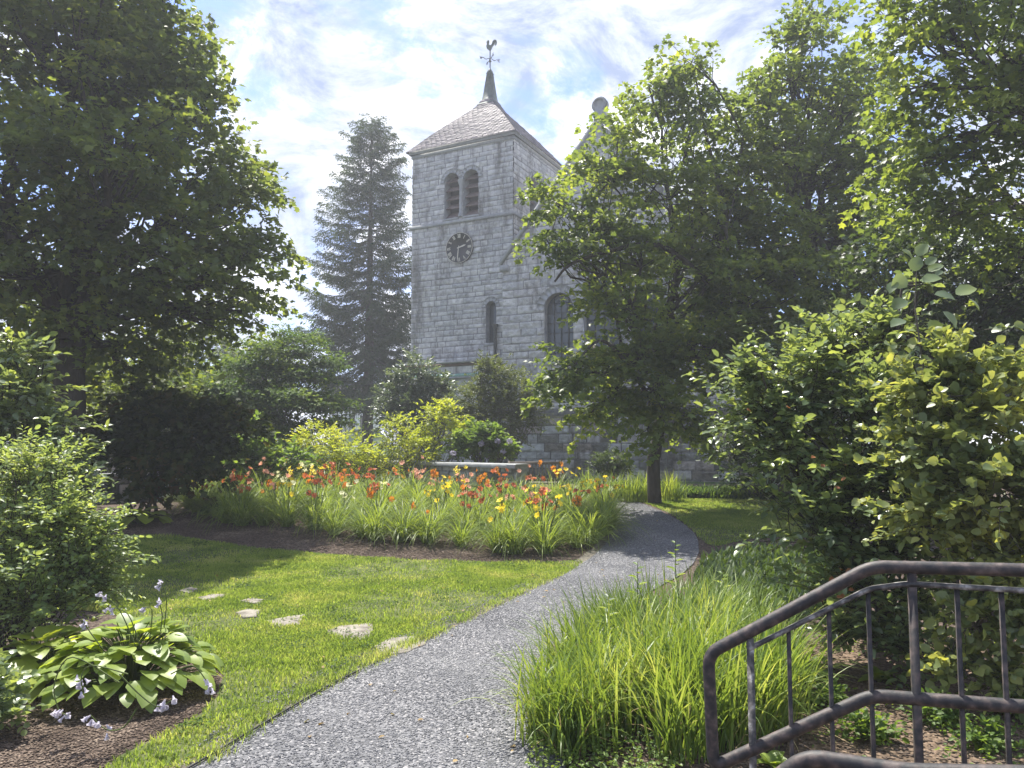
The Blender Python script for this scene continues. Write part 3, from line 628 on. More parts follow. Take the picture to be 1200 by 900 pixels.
V = np.concatenate([WG(GW/2+q*np.cos(an), ZA+.66+q*np.sin(an), n) for q, n in ((.3, .072), (.3, .12), (.22, .12), (.22, .072))])
fn.add(V, [(m_*32+i, m_*32+(i+1) % 32, (m_+1)*32+(i+1) % 32, (m_+1)*32+i) for m_ in range(3) for i in range(32)])
fn.build('finial', M['trim'], church)
for op in (opA, opB, opC):
    a_ = MB(); recess(WG, op, .4, a_); voussoirs(WG, op, .34, .05, a_, 11); bxf(WG, op[0]-op[1]-.1, op[0]+op[1]+.1, op[2]-.18, op[2], -.35, .1, a_)
    w = a_.build('arched_window', M['trim'], church); g = MB(); panel(WG, op, .3, g); g.build('leaded_pane', M['glass'], w)
    g = MB(); oc, hh, z0_, zs_ = op
    for k in range(1, 4): x = oc-hh+2*hh*k/4; tt = zs_+math.sqrt(max(0, hh*hh-(x-oc)**2)); bxf(WG, x-.018, x+.018, z0_, tt, -.29, -.26, g)
    z = z0_+.35
    while z < zs_+hh*.8: ww = hh if z < zs_ else math.sqrt(hh*hh-(z-zs_)**2); bxf(WG, oc-ww, oc+ww, z-.012, z+.012, -.285, -.265, g); z += .42
    for q in (.45, .75):
        V = np.concatenate([WG(oc+q*hh*s_*np.cos(an), zs_+.1+q*hh*s_*np.sin(an), -.27) for s_ in (1, .9)]); g.add(V, [(i, (i+1) % 32, 32+(i+1) % 32, 32+i) for i in range(32)])
    g.build('glazing_bars', M['lead'], w)
# weathered plinth below the gable
zp = pg(690, 487)[1]; PL0 = NG0+Nd*.3-Ud*.3; WP = frame(PL0, Ud, Nd)
pw = WB(); pw.ash(WP, GW+1.5, .2, zp, .035, (.3, .38), (.45, 1.3), .04, seed=21); pw.build('plinth', M['base'], church)
pc = MB(); q = np.concatenate([WP(np.array([-.05, GW+1.5]), z, n) for z, n in ((zp, .1), (zp+.1, .1), (zp+.32, -.28), (zp, -.28))]); pc.add(q, [(0, 1, 3, 2), (2, 3, 5, 4), (0, 2, 4, 6), (1, 7, 5, 3)]); pc.build('water_table', M['base'], church)
pe = WB(); pe.ash(frame(PL0-Nd*1.5, Nd, -Ud), 1.5, .2, zp, .05, (.3, .38), (.45, 1.3), .04, seed=22); pe.build('plinth_end', M['base'], church)
# low annex in front of the tower
ua, _ = pf(506, 440); ub, za = pf(588, 424); AN0 = TF0+Nd*.85; WA = frame(AN0, Ud, Nd)
ax = WB(); ax.ash(WA, ub, .3, za-.75, .04, (.25, .34), (.4, 1), .035, seed=31); ax.ash(WA, ub, za-.52, za-.18, .04, (.34, .35), (.5, 1), .02, seed=32)
an_ = ax.build('annex_wall', M['stone'], church)
am = MB(); bxf(WA, -.12, ub, za-.05, za+.03, -.85, .2, am); bxf(WA, -.1, ub, za-.74, za-.67, -.1, .12, am); am.build('annex_coping', M['trim'], church)
am = MB(); bxf(WA, 0, ub, za-.18, za-.055, -.6, .03, am); am.build('soffit', M['brown'], church)
am = MB(); bxf(WA, -.06, ub, za-.66, za-.53, -.1, .09, am); am.build('copper_flashing', M['verdi'], church)
# downpipe with hopper by the slit window
du, dzt = pf(583, 385); pb = WF(du-.05, 0, .13); dm = MB(); dm.tube([(pb[0], pb[1], za), (pb[0], pb[1], dzt)], .07, 8); dm.tube([(pb[0], pb[1], dzt-.05), (pb[0], pb[1], dzt+.18)], [.08, .15], 8)
dm.build('downpipe', M['lead'], church)
# ---- seat wall curving behind the lily bed
arc = cr_spline([P(90, 545, 26)[:2], P(255, 545, 25)[:2], P(360, 545, 24.5)[:2], P(460, 545, 22)[:2], P(540, 545, 19.6)[:2], P(606, 545, 18.2)[:2]], False, 12)
sl2 = np.concatenate([[0], np.cumsum(np.linalg.norm(np.diff(arc, axis=0), axis=1))]); LW = sl2[-1]
def WC(u, z, n):
    u, z, n = np.broadcast_arrays(np.asarray(u, float), np.asarray(z, float), np.asarray(n, float))
    x = np.interp(u, sl2, arc[:, 0]); y = np.interp(u, sl2, arc[:, 1]); x2 = np.interp(u+.05, sl2, arc[:, 0]); y2 = np.interp(u+.05, sl2, arc[:, 1]); x1 = np.interp(u-.05, sl2, arc[:, 0]); y1 = np.interp(u-.05, sl2, arc[:, 1])
    tx, ty = x2-x1, y2-y1; l = np.hypot(tx, ty); return np.stack([x+ty/l*n, y-tx/l*n, z], -1)
swl = empty('seat_wall', (arc[-1][0], arc[-1][1], .5), 'low curved stone seat wall with smooth grey cap behind the lily bed', 'wall')
zw = 1.42; b_ = WB(); b_.ash(WC, LW, .3, zw-.1, .04, (.14, .2), (.25, .6), .02, seed=41)
b_.plain(WC(np.array([LW, LW, LW, LW]), np.array([.3, .3, zw-.1, zw-.1]), np.array([0, -.4, -.4, 0])), [(0, 1, 2, 3)])
b_.build('wall', M['base'], swl)
cpp = MB(); us = np.linspace(0, LW-1e-3, 60); q = [WC(us, z, n) for z, n in ((zw-.1, .06), (zw-.015, .06), (zw, .03), (zw, -.43), (zw-.1, -.46))]
V = np.concatenate(q); F = [(m_*60+i, m_*60+i+1, (m_+1)*60+i+1, (m_+1)*60+i) for m_ in range(4) for i in range(59)]+[(59, 119, 179, 239, 299)]
cpp.add(V, F); cpp.build('cap', M['trim'], swl)
# ---- low wall behind the dark maple
lw = empty('garden_wall', (*P(120, 600, 18.4)[:2], .45), 'shaded patterned block wall at far left behind the dark maple', 'wall')
A = P(30, 570, 17.6); B = P(215, 570, 19.2); D = (B-A); D.z = 0; D.normalize(); U_ = np.array(D); N_ = np.array([D.y, -D.x, 0]); WL = frame((A.x, A.y, 0), U_, N_); lw_len = (B.xy-A.xy).length
b_ = WB(); b_.ash(WL, lw_len, .3, 1.12, .035, (.1, .24), (.18, .5), .015, seed=44); b_.plain(WL(np.array([0, lw_len, lw_len, 0]), np.array([.3, .3, 1.12, 1.12]), -.3), [(3, 2, 1, 0)]); b_.build('wall', M['base'], lw)
cpp = MB(); bxf(WL, -.05, lw_len+.05, 1.12, 1.19, -.34, .05, cpp); cpp.build('cap', M['trim'], lw)
# ---- bench seen from behind
bp = P(628, 545, 18.9); bench = empty('park_bench', (bp.x, bp.y, .5), 'weathered teak slatted bench beside the end of the seat wall', 'bench')
def bb(name, boxes):
    m = MB()
    for c_, h_ in boxes: m.box(np.array(c_)+[bp.x, bp.y, .5], h_)
    return m.build(name, M['teak'], bench)
bb('backrest', [((0, 0, .93), (.62, .025, .035)), ((0, 0, .52), (.62, .02, .03))]+[((x, 0, .72), (.018, .01, .18)) for x in np.linspace(-.56, .56, 15)])
bb('seat', [((0, .1+.1*k, .44), (.64, .042, .012)) for k in range(5)])
for x in (-.65, .65):
    bb('leg', [((x, 0, .49), (.03, .03, .49))]); bb('leg', [((x, .5, .32), (.03, .03, .32))]); bb('armrest', [((x, .25, .655), (.035, .3, .015))])
# ---- stepping stones
ST = [([(378, 743), (398, 736), (436, 732), (437, 744), (428, 752), (400, 751)], 'largest pale flagstone second from the gravel path'),
 ([(439, 759), (458, 750), (488, 748), (500, 757), (474, 768), (444, 769)], 'pale flagstone half buried at the edge of the gravel path'),
 ([(311, 730), (336, 725), (359, 722), (350, 734), (328, 737)], 'wedge-shaped flagstone third from the gravel path'),
 ([(276, 720), (290, 716), (305, 717), (300, 725), (284, 726)], 'small rounded grey flagstone fourth from the gravel path'),
 ([(280, 706), (296, 702), (312, 705), (302, 710)], 'overgrown flagstone with grass on it, fifth from the gravel path'),
 ([(232, 702), (250, 698), (272, 698), (258, 703), (238, 705)], 'thin flagstone in the lawn, sixth from the gravel path'),
 ([(210, 694), (222, 690), (232, 692), (222, 697)], 'small far flagstone in the shaded lawn, last of the row')]
stone_polys = []
for px, lb in ST:
    pp = np.array([G(*p) for p in px]); pp = np.concatenate([[a_*(1-t)+b_*t for t in (0, .12, .5, .88)] for a_, b_ in zip(pp, np.roll(pp, -1, 0))]); pp = pp+RN.normal(0, .008, pp.shape); stone_polys.append(pp); m = MB(); k = len(pp); c_ = pp.mean(0); z = T(pp[:, 0], pp[:, 1])
    top = np.column_stack([c_+(pp-c_)*.985, z+.024]); mid = np.column_stack([pp, z+.021]); bot = np.column_stack([pp, z-.03])
    m.add(np.concatenate([top, mid, bot]), [tuple(range(k))]+[(i+a*k, (i+1) % k+a*k, (i+1) % k+a*k+k, i+a*k+k)[::-1] for a in (0, 1) for i in range(k)])
    tag(m.build('stepping_stone', M['flag']), lb, 'stepping stone', 'stepping stones crossing the lawn')
# ---- edging strip
ed = cr_spline([G(*p) for p in ((212, 911), (262, 881), (310, 852), (352, 827), (392, 804), (420, 790))], False, 5); m = MB()
m.tube(np.column_stack([ed, np.full(len(ed), .03)]), .008, 4); tag(m.build('edging_strip', M['edge']), 'thin black edging strip along the left side of the gravel path', 'edging')
# ------------------------------------------------------------------ grass
def lawn_blades(name, poly, n, h, w, excl=()):
    def dn(x, y):
        q = .5+.25*np.sin(x*1.9+.7*y)+.25*np.sin(y*2.3-x*1.1+1)
        return np.clip(.1+1.5*q*q, .12, 1)
    xy = poly_pts(poly, n, dn)
    for e in excl:
        c_ = e.mean(0); e2 = c_+(e-c_)*.86; xy = xy[~inpoly(xy[:, 0], xy[:, 1], e2)]
    xy = xy+RN.normal(0, .02, xy.shape); n = len(xy); B = gpts(xy, .008); az = RN.uniform(0, 6.283, n)
    tuft = .75+.35*np.sin(xy[:, 0]*5.1+np.sin(xy[:, 1]*3.3)*2)*np.sin(xy[:, 1]*4.7)
    H = h*RN.uniform(.5, 1.25, n)*tuft; W_ = w*RN.uniform(.6, 1.2, n)*(1+.04*xy[:, 1])
    s_ = np.stack([np.cos(az), np.sin(az), np.zeros(n)], 1)*W_[:, None]*.5
    a2 = RN.uniform(0, 6.283, n); lean = np.stack([np.cos(a2), np.sin(a2), np.zeros(n)], 1)*(H*RN.uniform(.1, .9, n))[:, None]
    mid = B+lean*.35+np.array([0, 0, 1])*(H*.6)[:, None]; tip = B+lean+np.array([0, 0, 1])*H[:, None]
    V = np.stack([B-s_, B+s_, mid+s_*.7, mid-s_*.7, tip], 1).reshape(-1, 3); k = (np.arange(n)*5)[:, None]
    m = MB(); m.v.append(V); m.n = len(V); m.f.append(k+np.array([[0, 1, 2, 3]])); m.f.append(k+np.array([[3, 2, 4]]))
    return m.build(name, LM['grass'])
tag(lawn_blades('lawn_grass', lawn_poly, 210000, .045, .008, stone_polys), 'mown green grass of the lawn left of the gravel path', 'grass', kind='stuff')
tag(lawn_blades('small_lawn_grass', rlawn_poly, 60000, .045, .012), 'mown grass of the small lawn right of the path bend', 'grass', kind='stuff')
m = MB(); cc = poly_pts(lawn_poly, 420); n = 9000; xy = cc[RN.integers(0, 420, n)]+RN.normal(0, .07, (n, 2)); xy = xy[inpoly(xy[:, 0], xy[:, 1], lawn_poly)]; n = len(xy); c = gpts(xy, .015); c[:, 2] += RN.uniform(0, .035, n)
add_leaves(m, c, RN.normal(0, 1, (n, 3))*[1, 1, .25], np.array([0, 0, 1.])+RN.normal(0, .3, (n, 3)), RN.uniform(.02, .045, n), RN.uniform(.012, .024, n), 'oval')
tag(m.build('clover', LM['dogw']), 'clover and broad-leaved weeds scattered through the lawn', 'weeds', kind='stuff')
m = MB(); cc = cr_spline([G(*p) for p in ((240, 893), (350, 820), (430, 780), (500, 748), (600, 701), (672, 665))], False, 30); cc = cc[RN.integers(0, len(cc), 130)]; n = 4200; xy = cc[RN.integers(0, 130, n)]+RN.normal(0, .055, (n, 2)); B = gpts(xy, .01)
blades(m, B, RN.uniform(0, 6.28, n), RN.uniform(.03, .1, n), RN.uniform(0, .7, n), RN.uniform(.2, 1.6, n), RN.uniform(.004, .008, n), 3)
tag(m.build('edge_grass', LM['grass']), 'ragged tufts of grass along the left edge of the gravel path', 'grass', kind='stuff')
# loose stones on the gravel path and chips on the mulch
def chips(name, poly, n, s0, s1, flat, mat, label, cat, off):
    xy = poly_pts(poly, n); B = gpts(xy, off); n = len(B)
    base = np.array([[1, 0, 0], [-.5, .87, 0], [-.5, -.87, 0], [0, 0, .9], [.1, 0, -.6]]); s = RN.uniform(s0, s1, n)[:, None, None]
    a = RN.uniform(0, 6.28, n); ca, sa = np.cos(a), np.sin(a); Rm = np.stack([np.stack([ca, -sa, 0*a], 1), np.stack([sa, ca, 0*a], 1), np.stack([0*a, 0*a, 0*a+flat], 1)], 1)
    V = (np.einsum('nij,kj->nki', Rm, base)+RN.normal(0, .18, (n, 5, 3))*[1, 1, flat])*s+B[:, None]
    k = (np.arange(n)*5)[:, None, None]; F = np.array([[0, 1, 3], [1, 2, 3], [2, 0, 3], [1, 0, 4], [2, 1, 4], [0, 2, 4]])
    m = MB(); m.v.append(V.reshape(-1, 3)); m.n = 5*n; m.f.append((F[None]+k).reshape(-1, 3))
    return tag(m.build(name, mat), label, cat, kind='stuff')
LM['pebble'] = leaf_mat('pebble', [(.05, .052, .06), (.11, .115, .125), (.18, .18, .19), (.34, .34, .33)], 0, .7, nscale=1)
LM['chip'] = leaf_mat('wood_chip', [(.03, .02, .014), (.1, .07, .05), (.26, .2, .15)], 0, .9, nscale=2)
near_path = np.array([p for p in path_poly]); 
chips('loose_gravel', near_path, 60000, .005, .012, .7, LM['pebble'], 'loose grey crushed stone covering the curved garden path', 'gravel', .017)
fl_ = MB(); xy = np.concatenate([poly_pts(lawn_poly, 60), poly_pts(near_path, 90)]); n = len(xy); c = gpts(xy, .045); c[60:, 2] -= .018
add_leaves(fl_, c, RN.normal(0, 1, (n, 3))*[1, 1, .15], np.array([0, 0, 1.])+RN.normal(0, .25, (n, 3)), RN.uniform(.02, .055, n), RN.uniform(.015, .035, n), 'ovalf')
LM['fallen'] = leaf_mat('fallen_leaf', [(.1, .11, .03), (.25, .17, .07), (.32, .24, .12)], .2, .7)
tag(fl_.build('fallen_leaves', LM['fallen']), 'a few fallen leaves and bits lying on the lawn and gravel path', 'leaves', kind='stuff')
sp_l = cr_spline([G(*p) for p in ((240, 890), (350, 815), (430, 776), (500, 744), (600, 698), (672, 662))], False, 40)
q_ = MB(); n = 2600; xy = sp_l[RN.integers(0, len(sp_l), n)]+RN.normal(0, .07, (n, 2)); hull = np.concatenate([sp_l+[-.02, .02], (sp_l-[.12, -.12])[::-1]])
chips('spilled_gravel', np.concatenate([sp_l+[.12, -.02], (sp_l+[-.16, .1])[::-1]]), 3200, .005, .012, .7, LM['pebble'], 'gravel spilling over the left edge of the path into the grass', 'gravel', .02)
# ------------------------------------------------------------------ vegetation helpers
def twigs(lb, C, D, ln, nl, L_, W_, tpl='oval', tb=None, tr=.003, sag=.25, cone=.9, tilt=.35, start=.15):
    k = len(C); D = nrm(D); up = np.array([0, 0, 1.]); S = nrm(np.cross(D, up)+1e-6)
    ln = np.broadcast_to(np.asarray(ln, float), (k,))
    t = np.linspace(start, 1, nl)[None, :, None]; l3 = ln[:, None, None]
    pos = C[:, None]+D[:, None]*l3*t; pos = pos+RN.normal(0, .006, pos.shape); pos[..., 2] -= (sag*l3*t*t)[..., 0]
    sd_ = np.where(np.arange(nl) % 2, 1, -1)[None, :, None]*cone; sd_ = np.broadcast_to(sd_, (k, nl, 1)).copy(); sd_[:, -1] *= .15
    ld = D[:, None]*.75+S[:, None]*sd_+RN.normal(0, .28, (k, nl, 3)); ld[..., 2] -= .12
    nn = np.broadcast_to(up, (k, nl, 3))+RN.normal(0, tilt, (k, nl, 3)); sc = RN.uniform(.45, 1.2, k*nl)
    add_leaves(lb, pos.reshape(-1, 3), ld.reshape(-1, 3), nn.reshape(-1, 3), L_*sc, W_*sc, tpl)
    if tb is not None:
        for i in range(k):
            q = np.array([C[i]+D[i]*ln[i]*s-np.array([0, 0, sag*ln[i]*s*s]) for s in (0, .35, .7, 1)]); tb.tube(q, [tr, tr*.8, tr*.6, tr*.3], 3, False)
def make_shrub(name, label, cat, base, blobs, mat, leaf, n_tw=60, tw=.35, nl=10, tpl='oval', stems=5, sr=.02, bark='barkg', group=None, tilt=.4, shell=.3, low=-.6, sag=.25, draw=False, upb=.35, partname='foliage', scale_n=True, spread=.15):
    base = np.array(base, float); t = empty(name, base, label, cat, group); lb = MB(); tb = MB()
    cs = [(np.array(P(b[0], b[1], b[3])), b[2]/FPX*b[3], (b[4] if len(b) > 4 else .85)) for b in blobs]; R0 = np.mean([r for _, r, _ in cs])
    for c, r, sq in cs:
        n = int(n_tw*(r/R0)**2) if scale_n else n_tw
        pts, d = blob_points(c, np.array([r, r, r*sq]), max(5, n), shell, low)
        g = T(pts[:, 0], pts[:, 1]); k = pts[:, 2] > g+.03; pts, d = pts[k], d[k]
        D = nrm(d+np.array([0, 0, upb])+RN.normal(0, .25, d.shape)); ln = tw*RN.uniform(.6, 1.3, len(pts))
        st = pts-D*ln[:, None]*.6; st[:, 2] = np.maximum(st[:, 2], T(st[:, 0], st[:, 1])+.03)
        twigs(lb, st, D, ln, nl, leaf[0], leaf[1], tpl, tb if draw else None, .0035, sag, tilt=tilt)
        for q in range(max(2, int(stems*r/R0))):
            a = RN.uniform(0, 6.28); s0 = base+np.array([math.cos(a), math.sin(a), 0])*spread*RN.uniform(.2, 1); s0[2] = float(T(s0[0], s0[1]))-.03
            tgt = c+RN.normal(0, .35, 3)*r; tgt[2] = max(tgt[2], s0[2]+.1); pl = limb(tb, s0, tgt, sr, sr*.4, .12, 5, 7, .05)
            for z in range(4):
                e = pts[RN.integers(len(pts))]; limb(tb, pl[RN.integers(3, 7)], e, sr*.4, sr*.12, .12, 4, 5)
    tb.build('stem', M[bark], t, True); lb.build(partname, LM[mat], t); return t
def gz(x, y, d=0): return (x, y, float(T(x, y))+d)
# ------------------------------------------------------------------ spruce
def make_spruce(px, ytop, Y, wpx, label):
    top = P(px, ytop, Y); base = gz(top.x, Y); t = empty('spruce_tree', base, label, 'tree'); H = top.z-base[2]; tb = MB(); nb = MB()
    tb.tube([(top.x, Y, base[2]-.2+(H+.2)*s) for s in np.linspace(0, 1, 10)], np.linspace(.36, .02, 10), 9)
    C_, D_, L_ = [], [], []
    z = base[2]+4.3; Rm = wpx/FPX*Y
    while z < top.z-.15:
        s = (top.z-z)/(H-4.9); rr = Rm*min(1, s**.45*1.0); nbr = int(5+4*s)
        a0 = RN.uniform(0, 6.28)
        for b in range(nbr):
            a = a0+b*6.283/nbr+RN.normal(0, .2); l = rr*RN.uniform(.55, 1.12); d = np.array([math.cos(a), math.sin(a), 0]); rise = .38*(1-s)**1.2-.12
            pts = [np.array([top.x, Y, z])+d*l*q+np.array([0, 0, l*(rise*q-.30*s*math.sin(q*2.4)+.18*q*q*s)]) for q in np.linspace(0, 1, 7)]
            tb.tube(pts, np.linspace(.045*s+.008, .005, 7), 4, False)
            m = max(4, int(l/(.105 if s > .55 else .15)))
            for q in np.linspace(.22, 1, m):
                i = min(5, int(q*6)); p = pts[i]+(pts[i+1]-pts[i])*(q*6-i)
                for sd_ in (-1, 1):
                    side = np.array([-d[1], d[0], 0])*sd_; lt = l*.26*(1.15-q)+.22
                    C_.append(p); D_.append(d*.75+side*.8+np.array([0, 0, -.3*s])+RN.normal(0, .12, 3)); L_.append(lt*RN.uniform(.7, 1.2))
        z += .40*(.55+.5*s)*RN.uniform(.6, 1.4)
    C_, D_, L_ = map(np.array, (C_, D_, L_)); k = len(C_); nl = 9; D_ = nrm(D_)
    t_ = np.linspace(.05, 1, nl)[None, :, None]; pos = C_[:, None]+D_[:, None]*L_[:, None, None]*t_; pos[..., 2] -= .35*(L_[:, None]*t_[..., 0]**2)
    S = nrm(np.cross(D_, [0, 0, 1.])); sg = np.where(np.arange(nl) % 2, 1, -1)[None, :, None]
    ld = D_[:, None]*.7+S[:, None]*sg*.7+RN.normal(0, .3, (k, nl, 3)); ld[..., 2] -= .35
    nn = np.array([0, 0, 1.])+RN.normal(0, .5, (k, nl, 3)); m = k*nl
    add_leaves(nb, pos.reshape(-1, 3), ld.reshape(-1, 3), nn.reshape(-1, 3), .2*RN.uniform(.7, 1.2, m), .055, 'quad')
    tb.build('trunk', M['bark'], t, True); nb.build('needles', LM['spruce'], t); return t
make_spruce(436, 138, 45, 88, 'tall dark spruce with drooping branches left of the church tower')
# ------------------------------------------------------------------ big trees
make_tree('maple_tree', 'large grey-green maple filling the upper left beside the sky', 'tree', gz(-8.7, 15.5),
 [(30, 40, 150, 15), (130, 60, 105, 15.2), (195, 130, 84, 15.6), (120, 190, 100, 13.8), (20, 200, 120, 14), (232, 215, 80, 15.8), (280, 225, 54, 16.5), (180, 290, 92, 14.8), (270, 315, 66, 16), (80, 310, 100, 14.5), (-30, 320, 110, 15),
  (60, -60, 120, 15.5), (-70, 60, 130, 15), (212, 60, 44, 16), (150, -10, 70, 15.8), (120, 385, 78, 15.6), (225, 372, 60, 16.5), (10, 400, 70, 16.5), (305, 280, 34, 16.4), (60, 420, 60, 17), (150, 430, 50, 17), (290, 365, 36, 16.8), (245, 115, 26, 16), (80, 440, 40, 17.5), (200, 420, 36, 17.5), (40, 460, 40, 18)],
 'maple', (.125, .13), .34, fork=(-9.0, 15.6, 4.2), spray_r=.5, per=34, dens=.95, tpl='lobe', tilt=.5, droop=.6, flat=.11)
make_tree('broadleaf_tree', 'spreading tree with trunk in front of the church plinth', 'tree', (3.38, 18.3, .46),
 [(655, 240, 40, 16.5), (700, 200, 45, 17), (668, 296, 28, 16), (658, 432, 34, 15.6), (655, 455, 30, 15.4), (705, 440, 46, 16), (770, 215, 66, 17.5), (735, 290, 52, 16.6), (790, 320, 78, 17.6), (770, 110, 40, 18), (725, 150, 30, 17.6), (810, 75, 32, 18.2), (812, 140, 55, 18.5),
  (745, 420, 50, 16.6), (830, 420, 66, 17), (775, 470, 50, 16.2), (880, 350, 80, 18), (725, 360, 50, 16.2), (700, 260, 40, 16.6), (640, 280, 24, 16.4), (870, 200, 55, 18.8), (860, 280, 60, 18.6), (840, 240, 50, 19), (690, 490, 26, 16), (800, 500, 34, 17.2), (738, 478, 36, 16.8), (760, 500, 26, 17), (890, 400, 60, 18.6), (820, 400, 50, 17.6)],
 'linden', (.115, .12), .15, fork=(3.55, 18.2, 3.7), spray_r=.46, per=36, dens=.92, tpl='lobe', tilt=.5, droop=.6, flat=.09, bark='bark', extra=(([(830, 330, 17.6), (775, 288, 16.6), (720, 293, 16), (670, 309, 15.7), (650, 330, 15.7)], .075, .02), ([(770, 480, 17.5), (730, 420, 16.2), (700, 400, 15.8), (665, 440, 15.4)], .06, .015), ([(830, 330, 17.6), (850, 250, 18), (830, 170, 18.4), (815, 90, 18.4)], .08, .02)))
make_tree('broadleaf_tree', 'tall forked tree rising behind the spreading tree, its bare top stem against the sky', 'tree', gz(7.6, 20),
 [(940, 50, 34, 19.5), (925, 95, 44, 19.5), (975, 110, 50, 20), (880, 120, 38, 19.2), (905, 170, 60, 19), (985, 180, 55, 20), (1000, 255, 60, 20), (930, 330, 70, 18.6), (955, 15, 24, 20), (1010, 130, 36, 20.5), (900, 250, 50, 18.4), (1010, 345, 60, 19), (950, 200, 60, 20.5), (955, 280, 50, 21), (1040, 190, 50, 21), (1030, 80, 40, 21), (1020, 290, 60, 20), (870, 330, 60, 19.5)],
 'linden', (.12, .12), .24, fork=tuple(P(950, 275, 20)), spray_r=.46, per=34, dens=.95, tpl='lobe', tilt=.5, flat=.09, bark='bark')
make_tree('oak_tree', 'yellow-green tree overhanging the upper right corner of the view', 'tree', gz(11.5, 13.5),
 [(1060, 40, 36, 12.5), (1105, 20, 60, 12), (1080, 100, 52, 12), (1170, 60, 80, 11.5), (1150, 150, 75, 11.5), (1085, 190, 52, 12), (1210, 210, 70, 11.5), (1120, 250, 60, 12), (1240, 100, 90, 12), (1100, -50, 80, 12), (1200, -40, 90, 12), (1190, 300, 60, 12.5), (1050, 130, 36, 13), (1060, 240, 45, 13), (1040, 10, 30, 13)],
 'linden', (.105, .11), .24, fork=(11.4, 13.4, 5.5), spray_r=.46, per=34, dens=.8, tpl='lobe', tilt=.5, droop=.6, flat=.1)
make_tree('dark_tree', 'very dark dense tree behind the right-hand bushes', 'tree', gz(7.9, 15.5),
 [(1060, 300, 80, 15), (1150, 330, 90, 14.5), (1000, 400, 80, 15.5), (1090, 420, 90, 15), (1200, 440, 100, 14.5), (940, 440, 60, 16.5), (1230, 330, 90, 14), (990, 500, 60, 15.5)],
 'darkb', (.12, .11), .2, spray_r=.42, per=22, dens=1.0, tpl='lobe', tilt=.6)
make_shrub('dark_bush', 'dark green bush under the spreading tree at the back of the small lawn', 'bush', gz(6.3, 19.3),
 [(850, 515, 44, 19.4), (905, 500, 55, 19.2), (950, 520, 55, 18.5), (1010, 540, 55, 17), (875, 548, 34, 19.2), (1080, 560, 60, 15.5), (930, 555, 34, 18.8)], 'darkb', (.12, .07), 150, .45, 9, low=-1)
# backdrop trees
BK = [(-60, 440, 80, 38), (20, 430, 60, 42), (110, 430, 50, 48), (225, 425, 55, 46), (300, 440, 42, 50), (900, 440, 60, 44), (1000, 400, 80, 42), (1120, 380, 90, 38), (1260, 380, 100, 38), (820, 470, 40, 48)]
bkl = ['hazy green tree far off beyond the left garden wall', 'hazy tree behind the big maple trunk', 'pale green tree glimpsed under the big maple', 'distant tree left of the layered dogwood', 'distant tree behind the layered dogwood top', 'distant tree behind the church end', 'distant tree behind the tall forked tree', 'distant tree behind the very dark tree', 'distant tree at the far right behind everything', 'distant tree seen past the gable edge']
for (px, py, r, Y), lb in zip(BK, bkl):
    c = P(px, py, Y); make_tree('distant_tree', lb, 'tree', gz(c.x, Y), [(px, py, r, Y), (px-r*.5, py+r*.45, r*.7, Y), (px+r*.5, py+r*.4, r*.7, Y-1), (px+r*.1, py+r*.7, r*.7, Y-1)], 'olive', (.32, .3), .25, spray_r=.9, per=26, dens=1.2, tilt=.7, group='distant trees beyond the garden', low=-1)
# layered dogwood
make_tree('dogwood_tree', 'layered dogwood with flat tiers of leaves behind the lily bed', 'tree', gz(*[P(320, 500, 25).x, 25]),
 [(330, 410, 42, 25, .35), (300, 430, 50, 24.6, .3), (358, 440, 36, 24.6, .3), (280, 458, 50, 24.2, .3), (345, 470, 55, 24, .3), (240, 452, 40, 24.6, .3), (210, 475, 42, 24.4, .3), (382, 472, 26, 24, .3), (386, 494, 26, 23.8, .3), (290, 490, 50, 24, .35), (385, 425, 26, 25, .3), (350, 395, 26, 25.5, .4), (320, 510, 60, 24, .4), (240, 495, 50, 24, .35)],
 'dogw', (.12, .085), .1, spray_r=.45, per=30, dens=1.9, tilt=.25, flat=.06, droop=.15, shell=.15)
# shrubs round the bed
make_tree('dark_maple', 'very dark bushy small maple with several stems left of the lily bed', 'small tree', (*G(172, 603)[:2], .33),
 [(190, 505, 54, 16.5, .75), (148, 518, 40, 16.2, .75), (236, 515, 42, 16.4, .65), (188, 535, 44, 16, .7), (182, 568, 26, 16, .7), (225, 545, 30, 16, .6), (280, 495, 28, 16.4, .5), (110, 505, 22, 16.2, .6), (170, 475, 40, 16.6, .6), (235, 480, 40, 16.8, .5)],
 'purple', (.15, .13), .035, fork=(*P(180, 560, 16.4),), spray_r=.34, per=20, dens=1.1, tilt=.6, droop=.8, stems=[gz(-7.75, 16.1), gz(-7.6, 16.2), gz(-7.9, 16.3), gz(-7.5, 16.4)], tpl='lobe', shell=.3, low=-.9)
make_shrub('japanese_maple', 'low yellow-green maple spreading above the seat wall', 'small tree', gz(P(440, 560, 21).x, 21.3),
 [(370, 515, 34, 21, .6), (410, 530, 40, 20.6, .6), (470, 516, 32, 21, .7), (435, 545, 40, 20.6, .5), (490, 530, 34, 21, .6), (464, 494, 18, 21.2, .7), (385, 545, 34, 20.6, .5), (388, 512, 16, 21, .8)], 'yel', (.09, .05), 130, .35, 10, 'quad', upb=.2, tilt=.5, low=-.9)
make_shrub('japanese_maple', 'upright lemon-green maple with bare leaning stem left of the hydrangea', 'small tree', gz(P(500, 560, 21.5).x, 21.5),
 [(515, 492, 28, 21.6, .8), (500, 515, 24, 21.6, .7), (540, 505, 22, 21.6, .7), (520, 478, 16, 21.6, .8)], 'yel', (.09, .05), 110, .3, 10, 'quad', upb=.2, tilt=.5)
